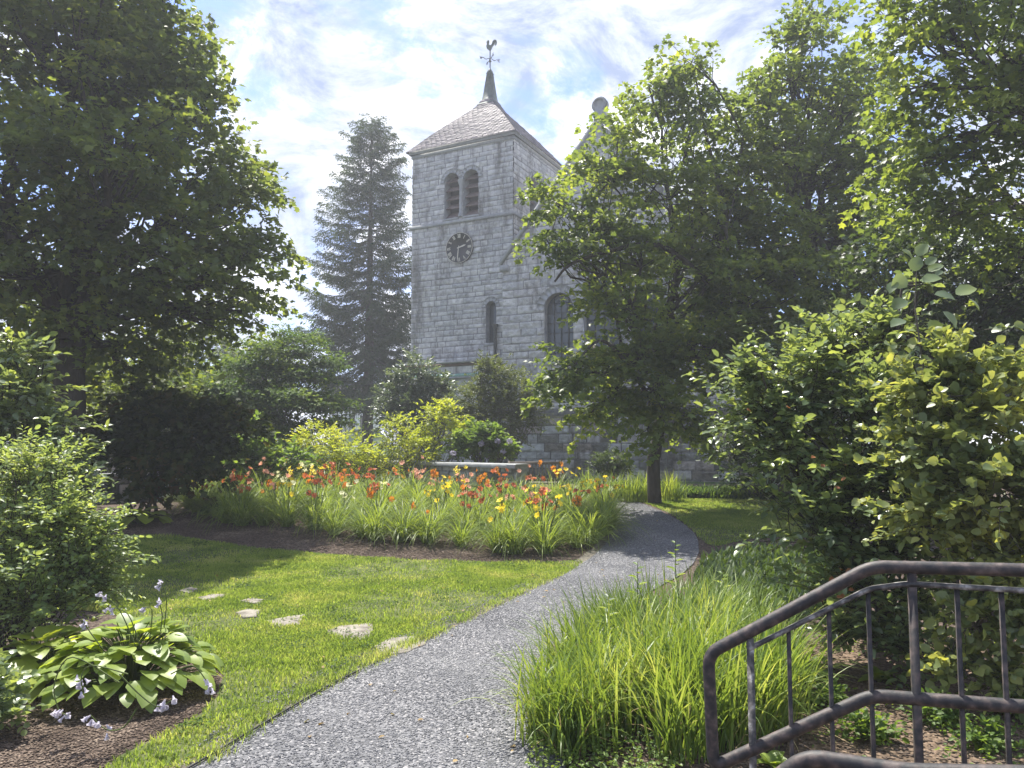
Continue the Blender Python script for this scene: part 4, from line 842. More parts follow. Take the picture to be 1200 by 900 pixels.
make_shrub('silver_bush', 'blue-green bush with pale shining leaves in front of the tower corner', 'bush', gz(P(485, 500, 27).x, 27),
 [(487, 440, 28, 27), (470, 465, 32, 27), (505, 465, 30, 27), (485, 488, 36, 26.6), (460, 488, 24, 26.6), (518, 450, 16, 27)], 'silver', (.13, .07), 230, .45, 9, low=-.9)
make_shrub('rounded_shrub', 'tall olive-green rounded shrub against the church wall', 'bush', gz(P(585, 500, 25).x, 25.2),
 [(580, 445, 30, 25.4), (560, 470, 34, 25.2), (605, 462, 34, 25), (585, 490, 42, 25), (620, 485, 24, 25), (545, 492, 24, 25.2), (570, 428, 16, 25.4)], 'olive', (.10, .055), 260, .42, 10, low=-.9)
hy = make_shrub('hydrangea', 'hydrangea with a few white flower heads behind the seat wall', 'bush', gz(P(568, 540, 20.8).x, 20.9),
 [(565, 518, 28, 20.8, .7), (540, 522, 20, 20.8, .7), (590, 524, 18, 20.6, .7), (575, 508, 16, 20.8, .7)], 'lime', (.13, .085), 140, .25, 9, low=-.9)
for (px, py) in ((531, 531), (564, 520), (583, 517), (597, 517), (590, 529)):
    m = MB(); c = np.array(P(px, py, 20.2)); n = 60; d = nrm(RN.normal(0, 1, (n, 3))); add_leaves(m, c+d*[.07, .07, .06], nrm(np.cross(d, [0, 0, 1.])+RN.normal(0, .2, d.shape)), d, .05, .05); m.build('flower_head', LM['f_white'], hy)
make_shrub('leafy_shrub', 'bright green large-leaved shrub right of the dark maple', 'bush', gz(P(295, 560, 19.5).x, 19.5),
 [(295, 510, 26, 19.5), (275, 530, 26, 19.4), (315, 535, 26, 19.4), (345, 540, 24, 19.6), (290, 548, 30, 19.2)], 'lime', (.17, .11), 60, .4, 8, low=-.9)
make_shrub('left_hedge', 'mixed green shrubs behind the dark maple', 'bush', gz(P(110, 520, 20).x, 20.5),
 [(90, 480, 40, 20), (130, 470, 40, 21), (60, 500, 40, 20), (180, 455, 34, 21.5), (110, 520, 44, 19.8), (210, 470, 30, 21.5)], 'olive', (.13, .08), 150, .45, 9, low=-.9)
make_shrub('small_bush', 'small dark round bush at the foot of the church plinth', 'bush', gz(P(714, 545, 21).x, 21),
 [(714, 540, 20, 21), (704, 548, 14, 21), (728, 548, 14, 21)], 'darkb', (.07, .04), 130, .2, 9, low=-.9)
LUMP = .24
# near right bushes
make_shrub('glossy_bush', 'large bush of rounded glossy leaves on many stems just behind the iron railing', 'bush', (*G(1035, 752)[:2], 0),
 [(985, 400, 52, 7.2), (930, 440, 55, 7.2), (890, 480, 48, 7.2), (1010, 470, 60, 6.9), (935, 520, 62, 6.9), (1000, 560, 62, 6.7), (955, 610, 55, 6.7), (1040, 630, 60, 6.5), (1000, 680, 55, 6.5), (1070, 700, 45, 6.5), (985, 730, 36, 6.2), (1060, 750, 40, 6.1), (1045, 380, 32, 7), (1060, 560, 55, 6.7), (870, 430, 26, 7.3), (1085, 330, 14, 6.9)],
 'near', (.085, .058), 60, .46, 12, 'ovalf', 3, .022, 'bark', draw=True, tilt=.45, sag=.15, low=-.95, spread=.25)
# long shoots of the same bush family
sh = empty('arching_shoots', (*G(1035, 752)[:2], 0), 'long pale leafy shoots arching out left from the glossy bush', 'bush'); sb_ = MB(); sl_b = MB()
for a, b, L_ in (((930, 490), (805, 441), .085), ((900, 420), (868, 372), .08), ((890, 520), (822, 497), .085), ((890, 460), (842, 420), .08), ((960, 400), (915, 375), .08), ((900, 580), (838, 545), .08)):
    p0, p1 = np.array(P(*a, 7.1)), np.array(P(*b, 6.8)); d = p1-p0; ln = np.linalg.norm(d)
    twigs(sl_b, p0[None]+[[0, 0, 0]], d[None], ln, int(ln/.05), L_, .045, 'ovalf', sb_, .005, -.02, start=.3)
sb_.build('stem', M['stem'], sh); sl_b.build('foliage', LM['near'], sh)
vt = make_shrub('vine_bush', 'yellow-green bush with broad toothed leaves at the right edge above the railing', 'bush', (*G(1150, 740)[:2], 0),
 [(1120, 420, 40, 5.8), (1075, 450, 44, 5.8), (1150, 480, 52, 5.6), (1090, 520, 55, 5.6), (1190, 440, 42, 5.8), (1150, 570, 60, 5.4), (1090, 600, 50, 5.6), (1200, 540, 50, 5.4), (1180, 640, 50, 5.4), (1060, 500, 30, 6), (1230, 600, 60, 5.4), (1150, 700, 50, 5.5), (1210, 720, 55, 5.3), (1120, 770, 34, 5.6), (1180, 790, 34, 5.4)],
 'grape', (.075, .07), 62, .32, 11, 'ovalf', 3, .014, 'barkg', draw=True, tilt=.8, sag=.2, low=-.9)
tsh = empty('tall_shoot', (*G(1100, 745)[:2], 0), 'single tall shoot with big pale leaves standing above the yellow-green bush', 'bush'); m1 = MB(); m2 = MB()
pp = [P(1108, 745, 5.9), P(1100, 600, 5.9), P(1085, 450, 5.9), P(1072, 360, 5.9), P(1075, 300, 5.9)]; m1.tube(pp, [.014, .012, .009, .006, .003], 5)
for (px, py, dx, dy, s_) in ((1070, 305, -.6, .6, .1), (1075, 300, .5, .75, .1), (1062, 325, -.8, -.5, .12), (1080, 330, .8, .2, .12), (1095, 345, .9, -.2, .13), (1120, 345, .8, .3, .13), (1105, 365, .5, -.7, .13), (1060, 350, -.7, -.6, .11), (1072, 318, .1, 1, .1), (1088, 318, .9, .45, .1), (1090, 375, .3, -.8, .13), (1060, 375, -.8, -.3, .11), (1050, 330, -.6, -.8, .09), (1135, 350, .5, -.6, .1), (1085, 310, .8, .6, .08)):
    c = np.array(P(px, py, 5.9+RN.uniform(-.1, .1))); add_leaves(m2, c[None], np.array([[dx, -.2, dy]]), np.array([[RN.normal(0, .4), -.7, .8]]), [s_*1.25], [s_*1.1], 'ovalf')
m1.build('stem', M['barkg'], tsh); m2.build('foliage', LM['near'], tsh)
# near left bushes
make_shrub('light_shrub', 'bright small-leaved shrub with arching twigs at the left edge of the lawn', 'bush', (*G(10, 775)[:2], 0),
 [(30, 560, 48, 7.2), (70, 600, 44, 7), (20, 640, 60, 7), (90, 650, 42, 7), (50, 700, 55, 6.8), (-30, 600, 60, 7.4), (60, 540, 20, 7.2), (-20, 700, 60, 7), (110, 625, 26, 7.2), (120, 680, 26, 7.2)],
 'spirea', (.06, .034), 85, .5, 16, 'ovalf', 4, .01, 'bark', draw=True, tilt=.5, sag=.1, low=-.9, upb=.5)
sh = empty('arching_twigs', (*G(10, 775)[:2], 0), 'thin arching twigs of small yellow-green leaves reaching right over the lawn', 'bush'); sb_ = MB(); sl_b = MB()
for a, b in (((80, 610), (158, 588)), ((90, 640), (175, 646)), ((80, 660), (165, 668)), ((70, 570), (110, 520)), ((60, 560), (78, 505)), ((95, 670), (150, 705)), ((90, 630), (160, 628)), ((30, 560), (40, 500)), ((70, 590), (125, 560))):
    p0, p1 = np.array(P(*a, 7.1)), np.array(P(*b, 7.0)); d = p1-p0; ln = np.linalg.norm(d)
    for q in range(3):
        dd = d+RN.normal(0, .05, 3); twigs(sl_b, p0[None]+RN.normal(0, .03, (1, 3)), dd[None], ln, int(ln/.022), .05, .028, 'ovalf', sb_, .003, .04, start=.2)
sb_.build('stem', M['bark'], sh); sl_b.build('foliage', LM['spirea'], sh)
make_shrub('lilac_bush', 'tall shrub of pointed leaves at the left edge behind the small-leaved shrub', 'bush', gz(P(20, 650, 9.6).x, 9.6),
 [(15, 410, 32, 9.4), (40, 450, 34, 9.4), (0, 480, 50, 9.4), (55, 500, 42, 9.4), (20, 550, 55, 9.2), (85, 530, 26, 9.4), (-40, 440, 50, 9.4), (70, 570, 34, 9.2), (-50, 540, 60, 9.4)],
 'near', (.11, .065), 60, .45, 12, 'ovalf', 4, .02, 'bark', draw=True, tilt=.5, low=-.9)
make_shrub('corner_plant', 'dark rounded-leaf plant in the bottom left corner of the soil bed', 'plant', (*G(-15, 860)[:2], 0),
 [(0, 815, 26, 5.2), (-30, 800, 40, 5.3), (15, 835, 14, 5.1)], 'near', (.055, .05), 50, .15, 7, 'ovalf', 3, .004, 'stem', tilt=.5, low=-.9)
LUMP = .15
for (px, py, h_, lb) in ((960, 830, .3, 'low leafy plant on the litter right of the first railing post'), (1010, 870, .25, 'low leafy plant under the lower grip of the railing'), (1095, 850, .34, 'low leafy plant between the thick railing post and the next baluster'), (1150, 880, .3, 'low leafy plant behind the two right-hand balusters'), (1185, 840, .34, 'low leafy plant at the right frame edge behind the railing'), (930, 800, .3, 'low leafy plant beside the tall grass behind the railing')):
    make_shrub('low_plant', lb, 'plant', (*G(px, py)[:2], 0), [(px, py-18, 24, G(px, py)[1], .7), (px+22, py-10, 18, G(px, py)[1], .7)], 'lime', (.05, .036), 38, .16, 7, 'oval', 3, .004, 'stem', tilt=.5, low=-.9, group='low plants on the litter behind the railing')
# ------------------------------------------------------------------ daylilies
def flower_mb(c, d, r, npet=6):
    m = MB(); d = np.array(d)/np.linalg.norm(d); u = np.cross(d, [0, 0, 1.]); u /= np.linalg.norm(u)+1e-9; w = np.cross(d, u); a0 = RN.uniform(0, 1)
    for i in range(npet):
        a = a0+i*6.283/npet; q = u*math.cos(a)+w*math.sin(a); s_ = -u*math.sin(a)+w*math.cos(a); ww = (.30 if i % 2 else .22)*r
        V = []
        for t, h, k in ((.05, 0, .2), (.4, .45, 1), (.75, .62, 1.1), (1.0, .5, .15)): V += [c+q*r*t+d*r*h-s_*ww*k, c+q*r*t+d*r*h+s_*ww*k]
        m.add(V, [(0, 1, 3, 2), (2, 3, 5, 4), (4, 5, 7, 6)])
    return m
def lily(kind, nfl, label, hh=.62, nbl=210, mat='blade'):
    t = empty('daylily', (0, 0, 0), label, 'flowering plant', 'daylilies massed in the curved bed'); m = MB(); n = nbl
    a = RN.uniform(0, 6.283, n); B = np.stack([np.cos(a), np.sin(a), 0*a], 1)*RN.uniform(0, .10, n)[:, None]
    blades(m, B, a+RN.normal(0, .5, n), hh*RN.uniform(.8, 1.65, n), RN.uniform(.05, .95, n), RN.uniform(.9, 2.6, n), RN.uniform(.010, .019, n), 8)
    m.build('foliage', LM[mat], t); s = MB(); fl = []
    for i in range(nfl):
        az = RN.uniform(0, 6.283); lean = RN.uniform(.05, .3); h = hh*RN.uniform(.8, 1.36); b = np.array([math.cos(az), math.sin(az), 0])
        tip = b*(.06+lean*h)+[0, 0, h]; s.tube([b*.05, b*(.05+lean*h*.35)+[0, 0, h*.55], tip], [.006, .005, .004], 4, False)
        for q in range(RN.integers(1, 3)):
            d = b*RN.uniform(.3, 1)+RN.normal(0, .4, 3)+[0, -.35, .5]; fl.append((tip+RN.normal(0, .035, 3)*[1, 1, .6], d))
        for q in range(2): e = tip+RN.normal(0, .035, 3); s.tube([tip-[0, 0, .04], e+[0, 0, .03]], [.004, .009], 4)
    if nfl: s.build('scape', M['stem'], t)
    for c, d in fl: flower_mb(c, d, RN.uniform(.048, .068)).build('flower', LM[kind], t)
    return t
cn = {'f_rust': 'rust-red', 'f_orange': 'orange', 'f_yellow': 'yellow', 'f_pink': 'peach-pink', 'f_cream': 'pale cream'}
PR = {k: [lily(k, n_, 'daylily', hh=h_) for n_, h_ in ((5, .6), (6, .7))] for k in cn}
PR['none'] = [lily('f_rust', 0, 'daylily', .64, 230), lily('f_rust', 0, 'daylily', .58, 220)]
front = cr_spline([G(*p)[:2] for p in ((215, 597), (272, 618), (330, 622), (385, 630), (450, 640), (540, 646), (610, 654), (668, 648), (706, 634), (716, 612))], False, 6)
bed = np.concatenate([front, [(2.25, 17.3), (1.2, 18.0), (-.6, 18.6), (-3, 19.6), (-5, 21.0), (-7, 21.4), (-8.2, 20.5)]])
front = front[:]
spots = []
def try_spot(x, y, md):
    if all((x-a)**2+(y-b)**2 > md*md for a, b, _ in spots): return True
sl3 = np.concatenate([[0], np.cumsum(np.linalg.norm(np.diff(front, axis=0), axis=1))])
for s_ in np.arange(.1, sl3[-1], .56):
    s_ += RN.uniform(-.16, .16); x = np.interp(s_, sl3, front[:, 0]); y = np.interp(s_, sl3, front[:, 1])+.15+RN.uniform(0, .35); spots.append((x, y, 0))
for _ in range(6000):
    x = RN.uniform(-8.2, 2.4); y = RN.uniform(12.5, 21.5)
    if inpoly(np.array([x]), np.array([y]), bed)[0] and try_spot(x, y, .55): spots.append((x, y, 1))
used_p = set()
for (x, y, row) in spots:
    fy = np.interp(x, front[:, 0][np.argsort(front[:, 0])], front[:, 1][np.argsort(front[:, 0])]); dep = y-fy
    pxx = 600+x/y*FPX; r = RN.uniform()
    if row == 0: k = 'none' if r < .8 else ('f_rust' if r < .9 else 'f_yellow')
    elif dep < 1.1: k = 'none' if r < .25 else random.choice(['f_cream', 'f_yellow', 'f_orange', 'f_rust'] if pxx < 480 else ['f_rust', 'f_pink', 'f_yellow', 'f_rust'])
    elif pxx < 330: k = random.choice(['f_orange', 'f_rust', 'f_pink', 'f_pink', 'none', 'f_cream'])
    elif pxx < 480: k = random.choice(['f_rust', 'none', 'f_cream', 'f_yellow', 'f_orange', 'f_rust'])
    elif pxx < 600: k = random.choice(['f_rust', 'f_orange', 'none', 'f_yellow', 'f_pink', 'f_orange'])
    else: k = random.choice(['f_pink', 'f_yellow', 'f_yellow', 'f_rust', 'none', 'f_orange'])
    pr = random.choice(PR[k]); o = pr if id(pr) not in used_p else copy_tree(pr); used_p.add(id(pr))
    o.location = gz(x, y); o.rotation_euler = (0, 0, RN.uniform(0, 6.28)); s_ = RN.uniform(.85, 1.15) if row else RN.uniform(.85, 1.3); o.scale = (s_, s_, s_)
    side = 'left part' if pxx < 340 else ('middle' if pxx < 540 else 'right part')
    where = 'front edge' if row == 0 else ('front half' if dep < 1.3 else 'back half')
    o['label'] = ('leafy daylily clump without open flowers' if k == 'none' else 'daylily clump with %s flowers' % cn[k])+', %s of the %s of the bed' % (side, where)
# ------------------------------------------------------------------ tall grass by the path
tg = cr_spline([G(*p) for p in ((640, 885), (628, 850), (645, 810), (672, 780), (705, 762), (755, 748), (815, 742), (870, 755), (920, 785), (930, 830), (915, 870), (820, 890), (760, 893), (700, 893))], True, 4)
m = MB(); nt_ = 210; cen = poly_pts(tg, nt_); xy = cen[RN.integers(0, nt_, 6600)]+RN.normal(0, .06, (6600, 2)); n = len(xy); B = gpts(xy)
edge = np.clip((xy[:, 0]-.3)/1.2, .0, 1); az = RN.uniform(0, 6.283, n); out_az = np.arctan2(xy[:, 1]-6.6, xy[:, 0]-1.35); k = RN.uniform(0, 1, n) < .5; az[k] = out_az[k]+RN.normal(0, .7, k.sum())
blades(m, B, az, RN.uniform(.35, .86, n)*(.8+.2*edge)*np.clip(1.15-.06*(B[:, 1]-5)**1.0, .7, 1.1), RN.uniform(.0, .45, n), RN.uniform(.3, 2.5, n)*RN.uniform(.5, 1, n), RN.uniform(.009, .021, n), 7)
k_ = RN.integers(0, len(xy), 420); m2_ = MB(); blades(m2_, B[k_], az[k_], RN.uniform(.3, .7, 420), RN.uniform(.2, 1.1, 420), RN.uniform(.3, 2.2, 420), RN.uniform(.005, .012, 420), 6)
LM['straw'] = leaf_mat('dry_straw', [(.22, .16, .07), (.42, .34, .18)], .25, .7, tcol=1.2, yel=(1, 1, .8))
tag(m2_.build('dry_blades', LM['straw']), 'dry straw-coloured blades among the tall grass', 'grass', kind='stuff')
tag(m.build('tall_grass', LM['tall']), 'dense patch of tall bright green grass between the gravel path and railing', 'grass', kind='stuff')
m = MB(); wp = cr_spline([G(*p) for p in ((618, 895), (622, 850), (640, 800), (690, 850), (800, 895), (760, 930), (640, 930))], True, 3); xy = poly_pts(wp, 1500); n = len(xy); c = gpts(xy, .02); c[:, 2] += RN.uniform(0, .09, n)
add_leaves(m, c, RN.normal(0, 1, (n, 3))*[1, 1, .3], np.array([0, 0, 1.])+RN.normal(0, .35, (n, 3)), RN.uniform(.02, .04, n), RN.uniform(.015, .03, n), 'oval')
tag(m.build('low_weeds', LM['tall']), 'low clover and weeds at the gravel edge below the tall grass', 'weeds', kind='stuff')
def lance(name, label, cat, pts_xy, nper, ln, wd, mat, th=(.1, .6), bend=(.2, 1.2), kind=None, group=None, tight=.05, seg=4):
    m = MB(); n = len(pts_xy)*nper; xy = np.repeat(np.asarray(pts_xy), nper, 0)+RN.normal(0, tight, (n, 2)); B = gpts(xy)
    blades(m, B, RN.uniform(0, 6.283, n), ln*RN.uniform(.7, 1.2, n), RN.uniform(*th, n), RN.uniform(*bend, n), wd*RN.uniform(.7, 1.2, n), seg)
    return tag(m.build(name, LM[mat]), label, cat, group, kind)
dp = cr_spline([G(*p) for p in ((822, 672), (845, 660), (890, 655), (940, 656), (1000, 665), (1000, 710), (930, 725), (860, 720), (826, 700))], True, 4)
lance('ground_cover', 'dark lance-leaved ground cover beside the path bend', 'ground cover', poly_pts(dp, 620), 6, .29, .08, 'lily', (.05, .6), (.3, 1.2), 'stuff')
# iris, fern and perennials at the foot of the church
for i, (px, py) in enumerate(((700, 18.4), (722, 18.9), (742, 18.6), (757, 19.0), (686, 19.6), (786, 18.7))):
    q_ = P(px, 520, py); g = (q_.x, py); lance('iris_clump', ['pale-tipped iris clump nearest the end of the lily bed', 'iris clump second from the lily bed end', 'upright iris clump in front of the small dark bush', 'iris clump left of the tree trunk', 'iris clump behind the lily bed end near the bench', 'low iris clump right of the tree trunk foot'][i], 'plant', [g], 120, .78, .024, 'tall' if i in (0, 4) else 'blade', (.02, .6), (.1, 1.4), None, 'iris clumps at the foot of the plinth', .13)
bp2 = np.array([(2.2, 19.6), (3.2, 19.7), (5.0, 19.6), (7.5, 18.6), (8.5, 19.0), (6.8, 20.6), (4.2, 21.4), (2.0, 21.2)])
lance('undergrowth', 'mixed green undergrowth along the back edge of the small lawn', 'undergrowth', poly_pts(bp2, 1500), 5, .34, .06, 'dogw', (.05, .8), (.3, 1.6), 'stuff')
def fern(px, py, label, mat, L_, n=14, wd=.13):
    g = G(px, py); t = empty('fern', gz(*g), label, 'fern', 'ferns under the spreading tree'); m = MB()
    for i in range(n):
        a = i*6.283/n+RN.normal(0, .2); d = np.array([math.cos(a), math.sin(a), 0]); S = np.array([-d[1], d[0], 0]); ll = L_*RN.uniform(.8, 1.15)
        for q in np.linspace(.12, 1, 18):
            p = np.array([g[0], g[1], float(T(*g))])+d*ll*q*.85+[0, 0, ll*(1.1*q-1.05*q*q)]
            for s_ in (-1, 1): add_leaves(m, p[None], (S*s_+d*.35)[None], np.array([[0, 0, 1.]])+d*.3, [wd*math.sin(math.pi*min(.97, q*.85+.15))+.02], [.035], 'quad')
    m.build('frond', LM[mat], t)
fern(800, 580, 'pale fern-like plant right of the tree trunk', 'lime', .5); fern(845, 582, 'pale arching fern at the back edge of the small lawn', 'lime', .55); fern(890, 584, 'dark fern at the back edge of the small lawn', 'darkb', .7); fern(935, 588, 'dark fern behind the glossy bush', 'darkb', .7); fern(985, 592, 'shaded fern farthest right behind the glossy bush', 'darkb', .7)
# ------------------------------------------------------------------ hostas
def hosta_leaf(mb, base, az, el, L_, W_, cup, droop):
    d = np.array([math.cos(az)*math.cos(el), math.sin(az)*math.cos(el), math.sin(el)]); s = np.array([-math.sin(az), math.cos(az), 0]); nn_ = np.cross(d, s)*-1
    nn_ = np.cross(s, d)*-1 if np.cross(s, d)[2] < 0 else np.cross(s, d)
    prof = [(-.04, .0), (.02, .6), (.15, .95), (.35, 1.0), (.6, .86), (.82, .52), (1, .03)]; V = []; roll = RN.normal(0, .25)
    for t, w in prof:
        c = base+d*L_*t-np.array([0, 0, 1])*droop*L_*max(t, 0)**2
        for k in (-1, -.5, 0, .5, 1):
            V.append(c+s*W_*.5*w*k+nn_*(cup*W_*(abs(k)**1.3)*w*.5+roll*k*W_*.3*w)-d*L_*(.09*abs(k) if t <= 0 else 0))
    F = [(r*5+j, r*5+j+1, (r+1)*5+j+1, (r+1)*5+j) for r in range(len(prof)-1) for j in range(4)]
    mb.add(V, F)
def make_hosta(px, py, rad, h, n, L_, label, mat, group='hostas'):
    g = G(px, py); b0 = np.array(gz(*g)); t = empty('hosta', b0, label, 'hosta', group); lb = MB(); st = MB()
    for i in range(n):
        q = math.sqrt((i+.5)/n); az = i*2.39996+RN.normal(0, .25); rr = rad*q*.72; z = h*(1-.75*q*q)*RN.uniform(.8, 1.1)+.05
        p = b0+[math.cos(az)*rr, math.sin(az)*rr, z]; l = L_*RN.uniform(.75, 1.15)
        hosta_leaf(lb, p, az+RN.normal(0, .35), R(35)-q*R(50)+RN.normal(0, .2), l, l*.88, .1, .12+.3*q)
        st.tube([b0+[math.cos(az)*.05, math.sin(az)*.05, 0], b0+[math.cos(az)*rr*.45, math.sin(az)*rr*.45, z*.75], p], [.005, .005, .004], 4, False)
    lb.build('foliage', LM[mat], t, True); st.build('leaf_stalk', M['stem'], t); return t
hm = make_hosta(150, 812, .8, .46, 240, .15, 'large green hosta in the soil bed with drooping flower stalks', 'hosta')
make_hosta(50, 800, .5, .34, 60, .19, 'lime green hosta half hidden left of the large hosta', 'hostay')
make_hosta(165, 613, .55, .22, 22, .34, 'small lime hosta at the foot of the dark maple', 'hostay')
def bell(mb, c, d, L_=.042):
    d = np.array(d)/np.linalg.norm(d); u = np.cross(d, [0.3, .5, .81]); u /= np.linalg.norm(u); w = np.cross(d, u); V = []
    for t, r in ((0, .12), (.45, .2), (.8, .32), (1, .52)):
        for k in range(6): a = k*6.283/6; V.append(c+d*L_*(t-(.12 if t == 1 and k % 2 else 0))+(u*math.cos(a)+w*math.sin(a))*L_*r)
    mb.add(V, [(r*6+k, r*6+(k+1) % 6, (r+1)*6+(k+1) % 6, (r+1)*6+k) for r in range(3) for k in range(6)])
for path, Y in (([(140, 800), (85, 770), (64, 800), (68, 830), (78, 838)], 5.0), ([(150, 790), (110, 780), (96, 790), (97, 812)], 5.0), ([(140, 790), (165, 815), (185, 828), (202, 820)], 4.9), ([(160, 830), (145, 852), (125, 855), (106, 838)], 4.85),
                ([(200, 790), (225, 780), (240, 795), (247, 808)], 5.2), ([(160, 760), (140, 715), (118, 695)], 5.8), ([(165, 760), (150, 720), (128, 712)], 5.8), ([(175, 750), (178, 715), (166, 712)], 5.9), ([(190, 750), (195, 705), (188, 680)], 6), ([(185, 760), (190, 720), (183, 702)], 5.9), ([(120, 760), (105, 740), (98, 728)], 5.7)):
    sp_ = cr_spline([np.array(P(*p, Y)) for p in path], False, 5); sp_[:, 2] = np.maximum(sp_[:, 2], .03); m = MB(); m.tube(sp_, np.linspace(.005, .003, len(sp_)), 5, False); stalk = m.build('flower_stalk', M['stem'], hm); m = MB()
    for q in range(8 if Y < 5.5 else 4):
        c = sp_[-1-int(q*.75)]+RN.normal(0, .01, 3); c[2] = max(c[2], .05); bell(m, c, [RN.normal(0, .6), RN.normal(0, .6)-.3, -1], .036)
    m.build('blossoms', LM['f_white'], stalk)
# ------------------------------------------------------------------ small plants inside and around the tall grass
def milkweed(px, py, h, label, mat='near'):
    g = G(px, py); b = np.array(gz(*g)); t = empty('leafy_weed', b, label, 'weed', 'leafy weeds standing in the tall grass'); s = MB(); l = MB(); s.tube([b, b+[.02, 0, h*.5], b+[.03, 0, h]], [.006, .005, .003], 5)
    for i in range(14):
        z = h*(.35+.65*i/14); a = i*1.6; add_leaves(l, (b+[.02, 0, z])[None], np.array([[math.cos(a), math.sin(a), .35]]), np.array([[0, 0, 1.]]), [.13*(1.1-.5*i/14)], [.045], 'oval')
    s.build('stem', M['stem'], t); l.build('foliage', LM[mat], t)
milkweed(790, 725, .85, 'leafy weed sticking up at the back of the tall grass', 'tall'); milkweed(745, 760, .8, 'leafy weed in the middle of the tall grass', 'tall'); milkweed(710, 790, .65, 'broad-leaved weed at the left of the tall grass'); milkweed(845, 740, .6, 'leafy weed between the tall grass and glossy bush', 'tall')
for (px, py, lb, L_) in ((868, 868, 'grey-green rosette with broad soft leaves behind the railing post', .16), (905, 900, 'broad-leaved rosette low behind the railing loop', .14), (1030, 800, 'wide-leaved rosette on the litter under the glossy bush', .2)):
    g = G(px, py); b = np.array(gz(*g)); l = MB()
    for i in range(11): hosta_leaf(l, b+[0, 0, .02], i*2.4, R(15+RN.uniform(0, 40)), L_*RN.uniform(.7, 1.1), L_*.55, .2, .35)
    t = tag(l.build('rosette_plant', LM['hosta'], None, True), lb, 'plant')
# rusty leaves under the glossy bush
rl = MB(); 
for (px, py) in ((985, 668), (975, 675), (992, 672), (980, 700), (990, 695), (1000, 690), (955, 535), (963, 548), (992, 560), (875, 480), (990, 545), (985, 572), (960, 700), (925, 478)): add_leaves(rl, np.array([P(px, py, 6.2)]), RN.normal(0, 1, (1, 3)), np.array([[0, -.6, .6]]), [.055], [.04], 'oval')
tag(rl.build('withered_leaves', LM['rusty']), 'scattered orange withered leaves among the glossy bush', 'leaves', kind='stuff')
# litter and low weeds right of the grass
lt = cr_spline([G(*p) for p in ((900, 790), (960, 750), (1100, 740), (1260, 760), (1400, 900), (1300, 1200), (850, 1200), (880, 940), (930, 860))], True, 4)
sheet('leaf_litter_bed', lt, .008, M['litter'], .3, .03)
chips('litter', lt, 9000, .008, .028, .18, LM['chip'], 'dry leaf litter and wood chips under the railing', 'litter', .012)
bedm = cr_spline([G(*p) for p in ((120, 632), (185, 612), (220, 600), (330, 622), (460, 642), (560, 650), (640, 662), (700, 652), (722, 625), (700, 652), (655, 662), (560, 664), (420, 658), (300, 648), (200, 634))], True, 3)
hb_ = cr_spline([G(*p) for p in ((-60, 900), (0, 905), (110, 905), (165, 872), (235, 836), (258, 800), (225, 775), (60, 790))], True, 4)
chips('mulch_chips', bedm, 16000, .008, .03, .2, LM['chip'], 'brown bark mulch along the front of the lily bed', 'mulch', .005)
chips('soil_chips', hb_, 12000, .005, .018, .3, LM['chip'], 'dark soil crumbs and chips around the large hosta', 'soil', .005)
m = MB(); xy = poly_pts(lt, 260); n = 2600; xy = xy[RN.integers(0, 260, n)]+RN.normal(0, .05, (n, 2)); c = gpts(xy, .01); c[:, 2] += RN.uniform(0, .09, n)
add_leaves(m, c, RN.normal(0, 1, (n, 3))*[1, 1, .3], np.array([0, 0, 1.])+RN.normal(0, .4, (n, 3)), RN.uniform(.02, .045, n), RN.uniform(.015, .03, n), 'oval')
tag(m.build('seedlings', LM['lime']), 'small green seedlings scattered over the litter', 'weeds', kind='stuff')
# ------------------------------------------------------------------ iron railing
def pipe(name, pts, r, mat, parent, rnd=0, sides=14, per=1):
    m = MB(); m.tube(np.array([tuple(p) for p in pts]), r, sides); return m.build(name, M[mat], parent, True)
def fillet(pts, rad, n=6):
    out = [np.array(pts[0])]
    for i in range(1, len(pts)-1):
        a, b, c = map(np.array, pts[i-1:i+2]); u = (a-b); v = (c-b); ru = min(rad, np.linalg.norm(u)*.45); rv = min(rad, np.linalg.norm(v)*.45); u = b+u/np.linalg.norm(u)*ru; v = b+v/np.linalg.norm(v)*rv
        for t in np.linspace(0, 1, n): out.append((1-t)**2*u+2*t*(1-t)*b+t*t*v)
    out.append(np.array(pts[-1])); return out
def RL(px, py):      # the railing stands in one vertical plane
    a, b = ray(px, py); X0, Y0, X1, Y1 = .77, 3.02, 1.80, 2.72; dx, dy = X1-X0, Y1-Y0
    t = (X0*dy-Y0*dx)/(a*dy-dx); return np.array([a*t, t, EYE+b*t])
rail = empty('iron_railing', (RL(882, 850)[0], RL(882, 850)[1], 0), 'dark worn iron railing with looped pipe handrail at the lower right', 'railing')
far = [1340, 1500]
loop = fillet([RL(1500, 676), RL(1200, 668), RL(1022, 663), RL(829, 768), RL(834, 897), RL(1018, 815), RL(1200, 828), RL(1500, 845)], .055, 7)
loop_lo = fillet([RL(1500, 676), RL(1200, 668), RL(1021, 664), RL(830, 766), RL(836, 899), RL(1021, 815), RL(1200, 828), RL(1500, 845)], .05, 7)
pipe('handrail', loop_lo, .0235, 'iron', rail)
Nn = np.cross(RL(1200, 668)-RL(829, 768), [0, 0, 1.]); Nn[2] = 0; Nn /= np.linalg.norm(Nn); Nn = Nn*(1 if Nn[1] > 0 else -1); BK_ = Nn*.035
m = MB(); q = fillet([RL(878, 760), RL(1018, 690), RL(1064, 684), RL(1200, 692), RL(1500, 710)], .03, 4); V = []
for p in q:
    for s_, z in ((-1, .008), (1, .008), (1, -.008), (-1, -.008)): V.append(p+BK_*0+Nn*.014*s_+[0, 0, z])
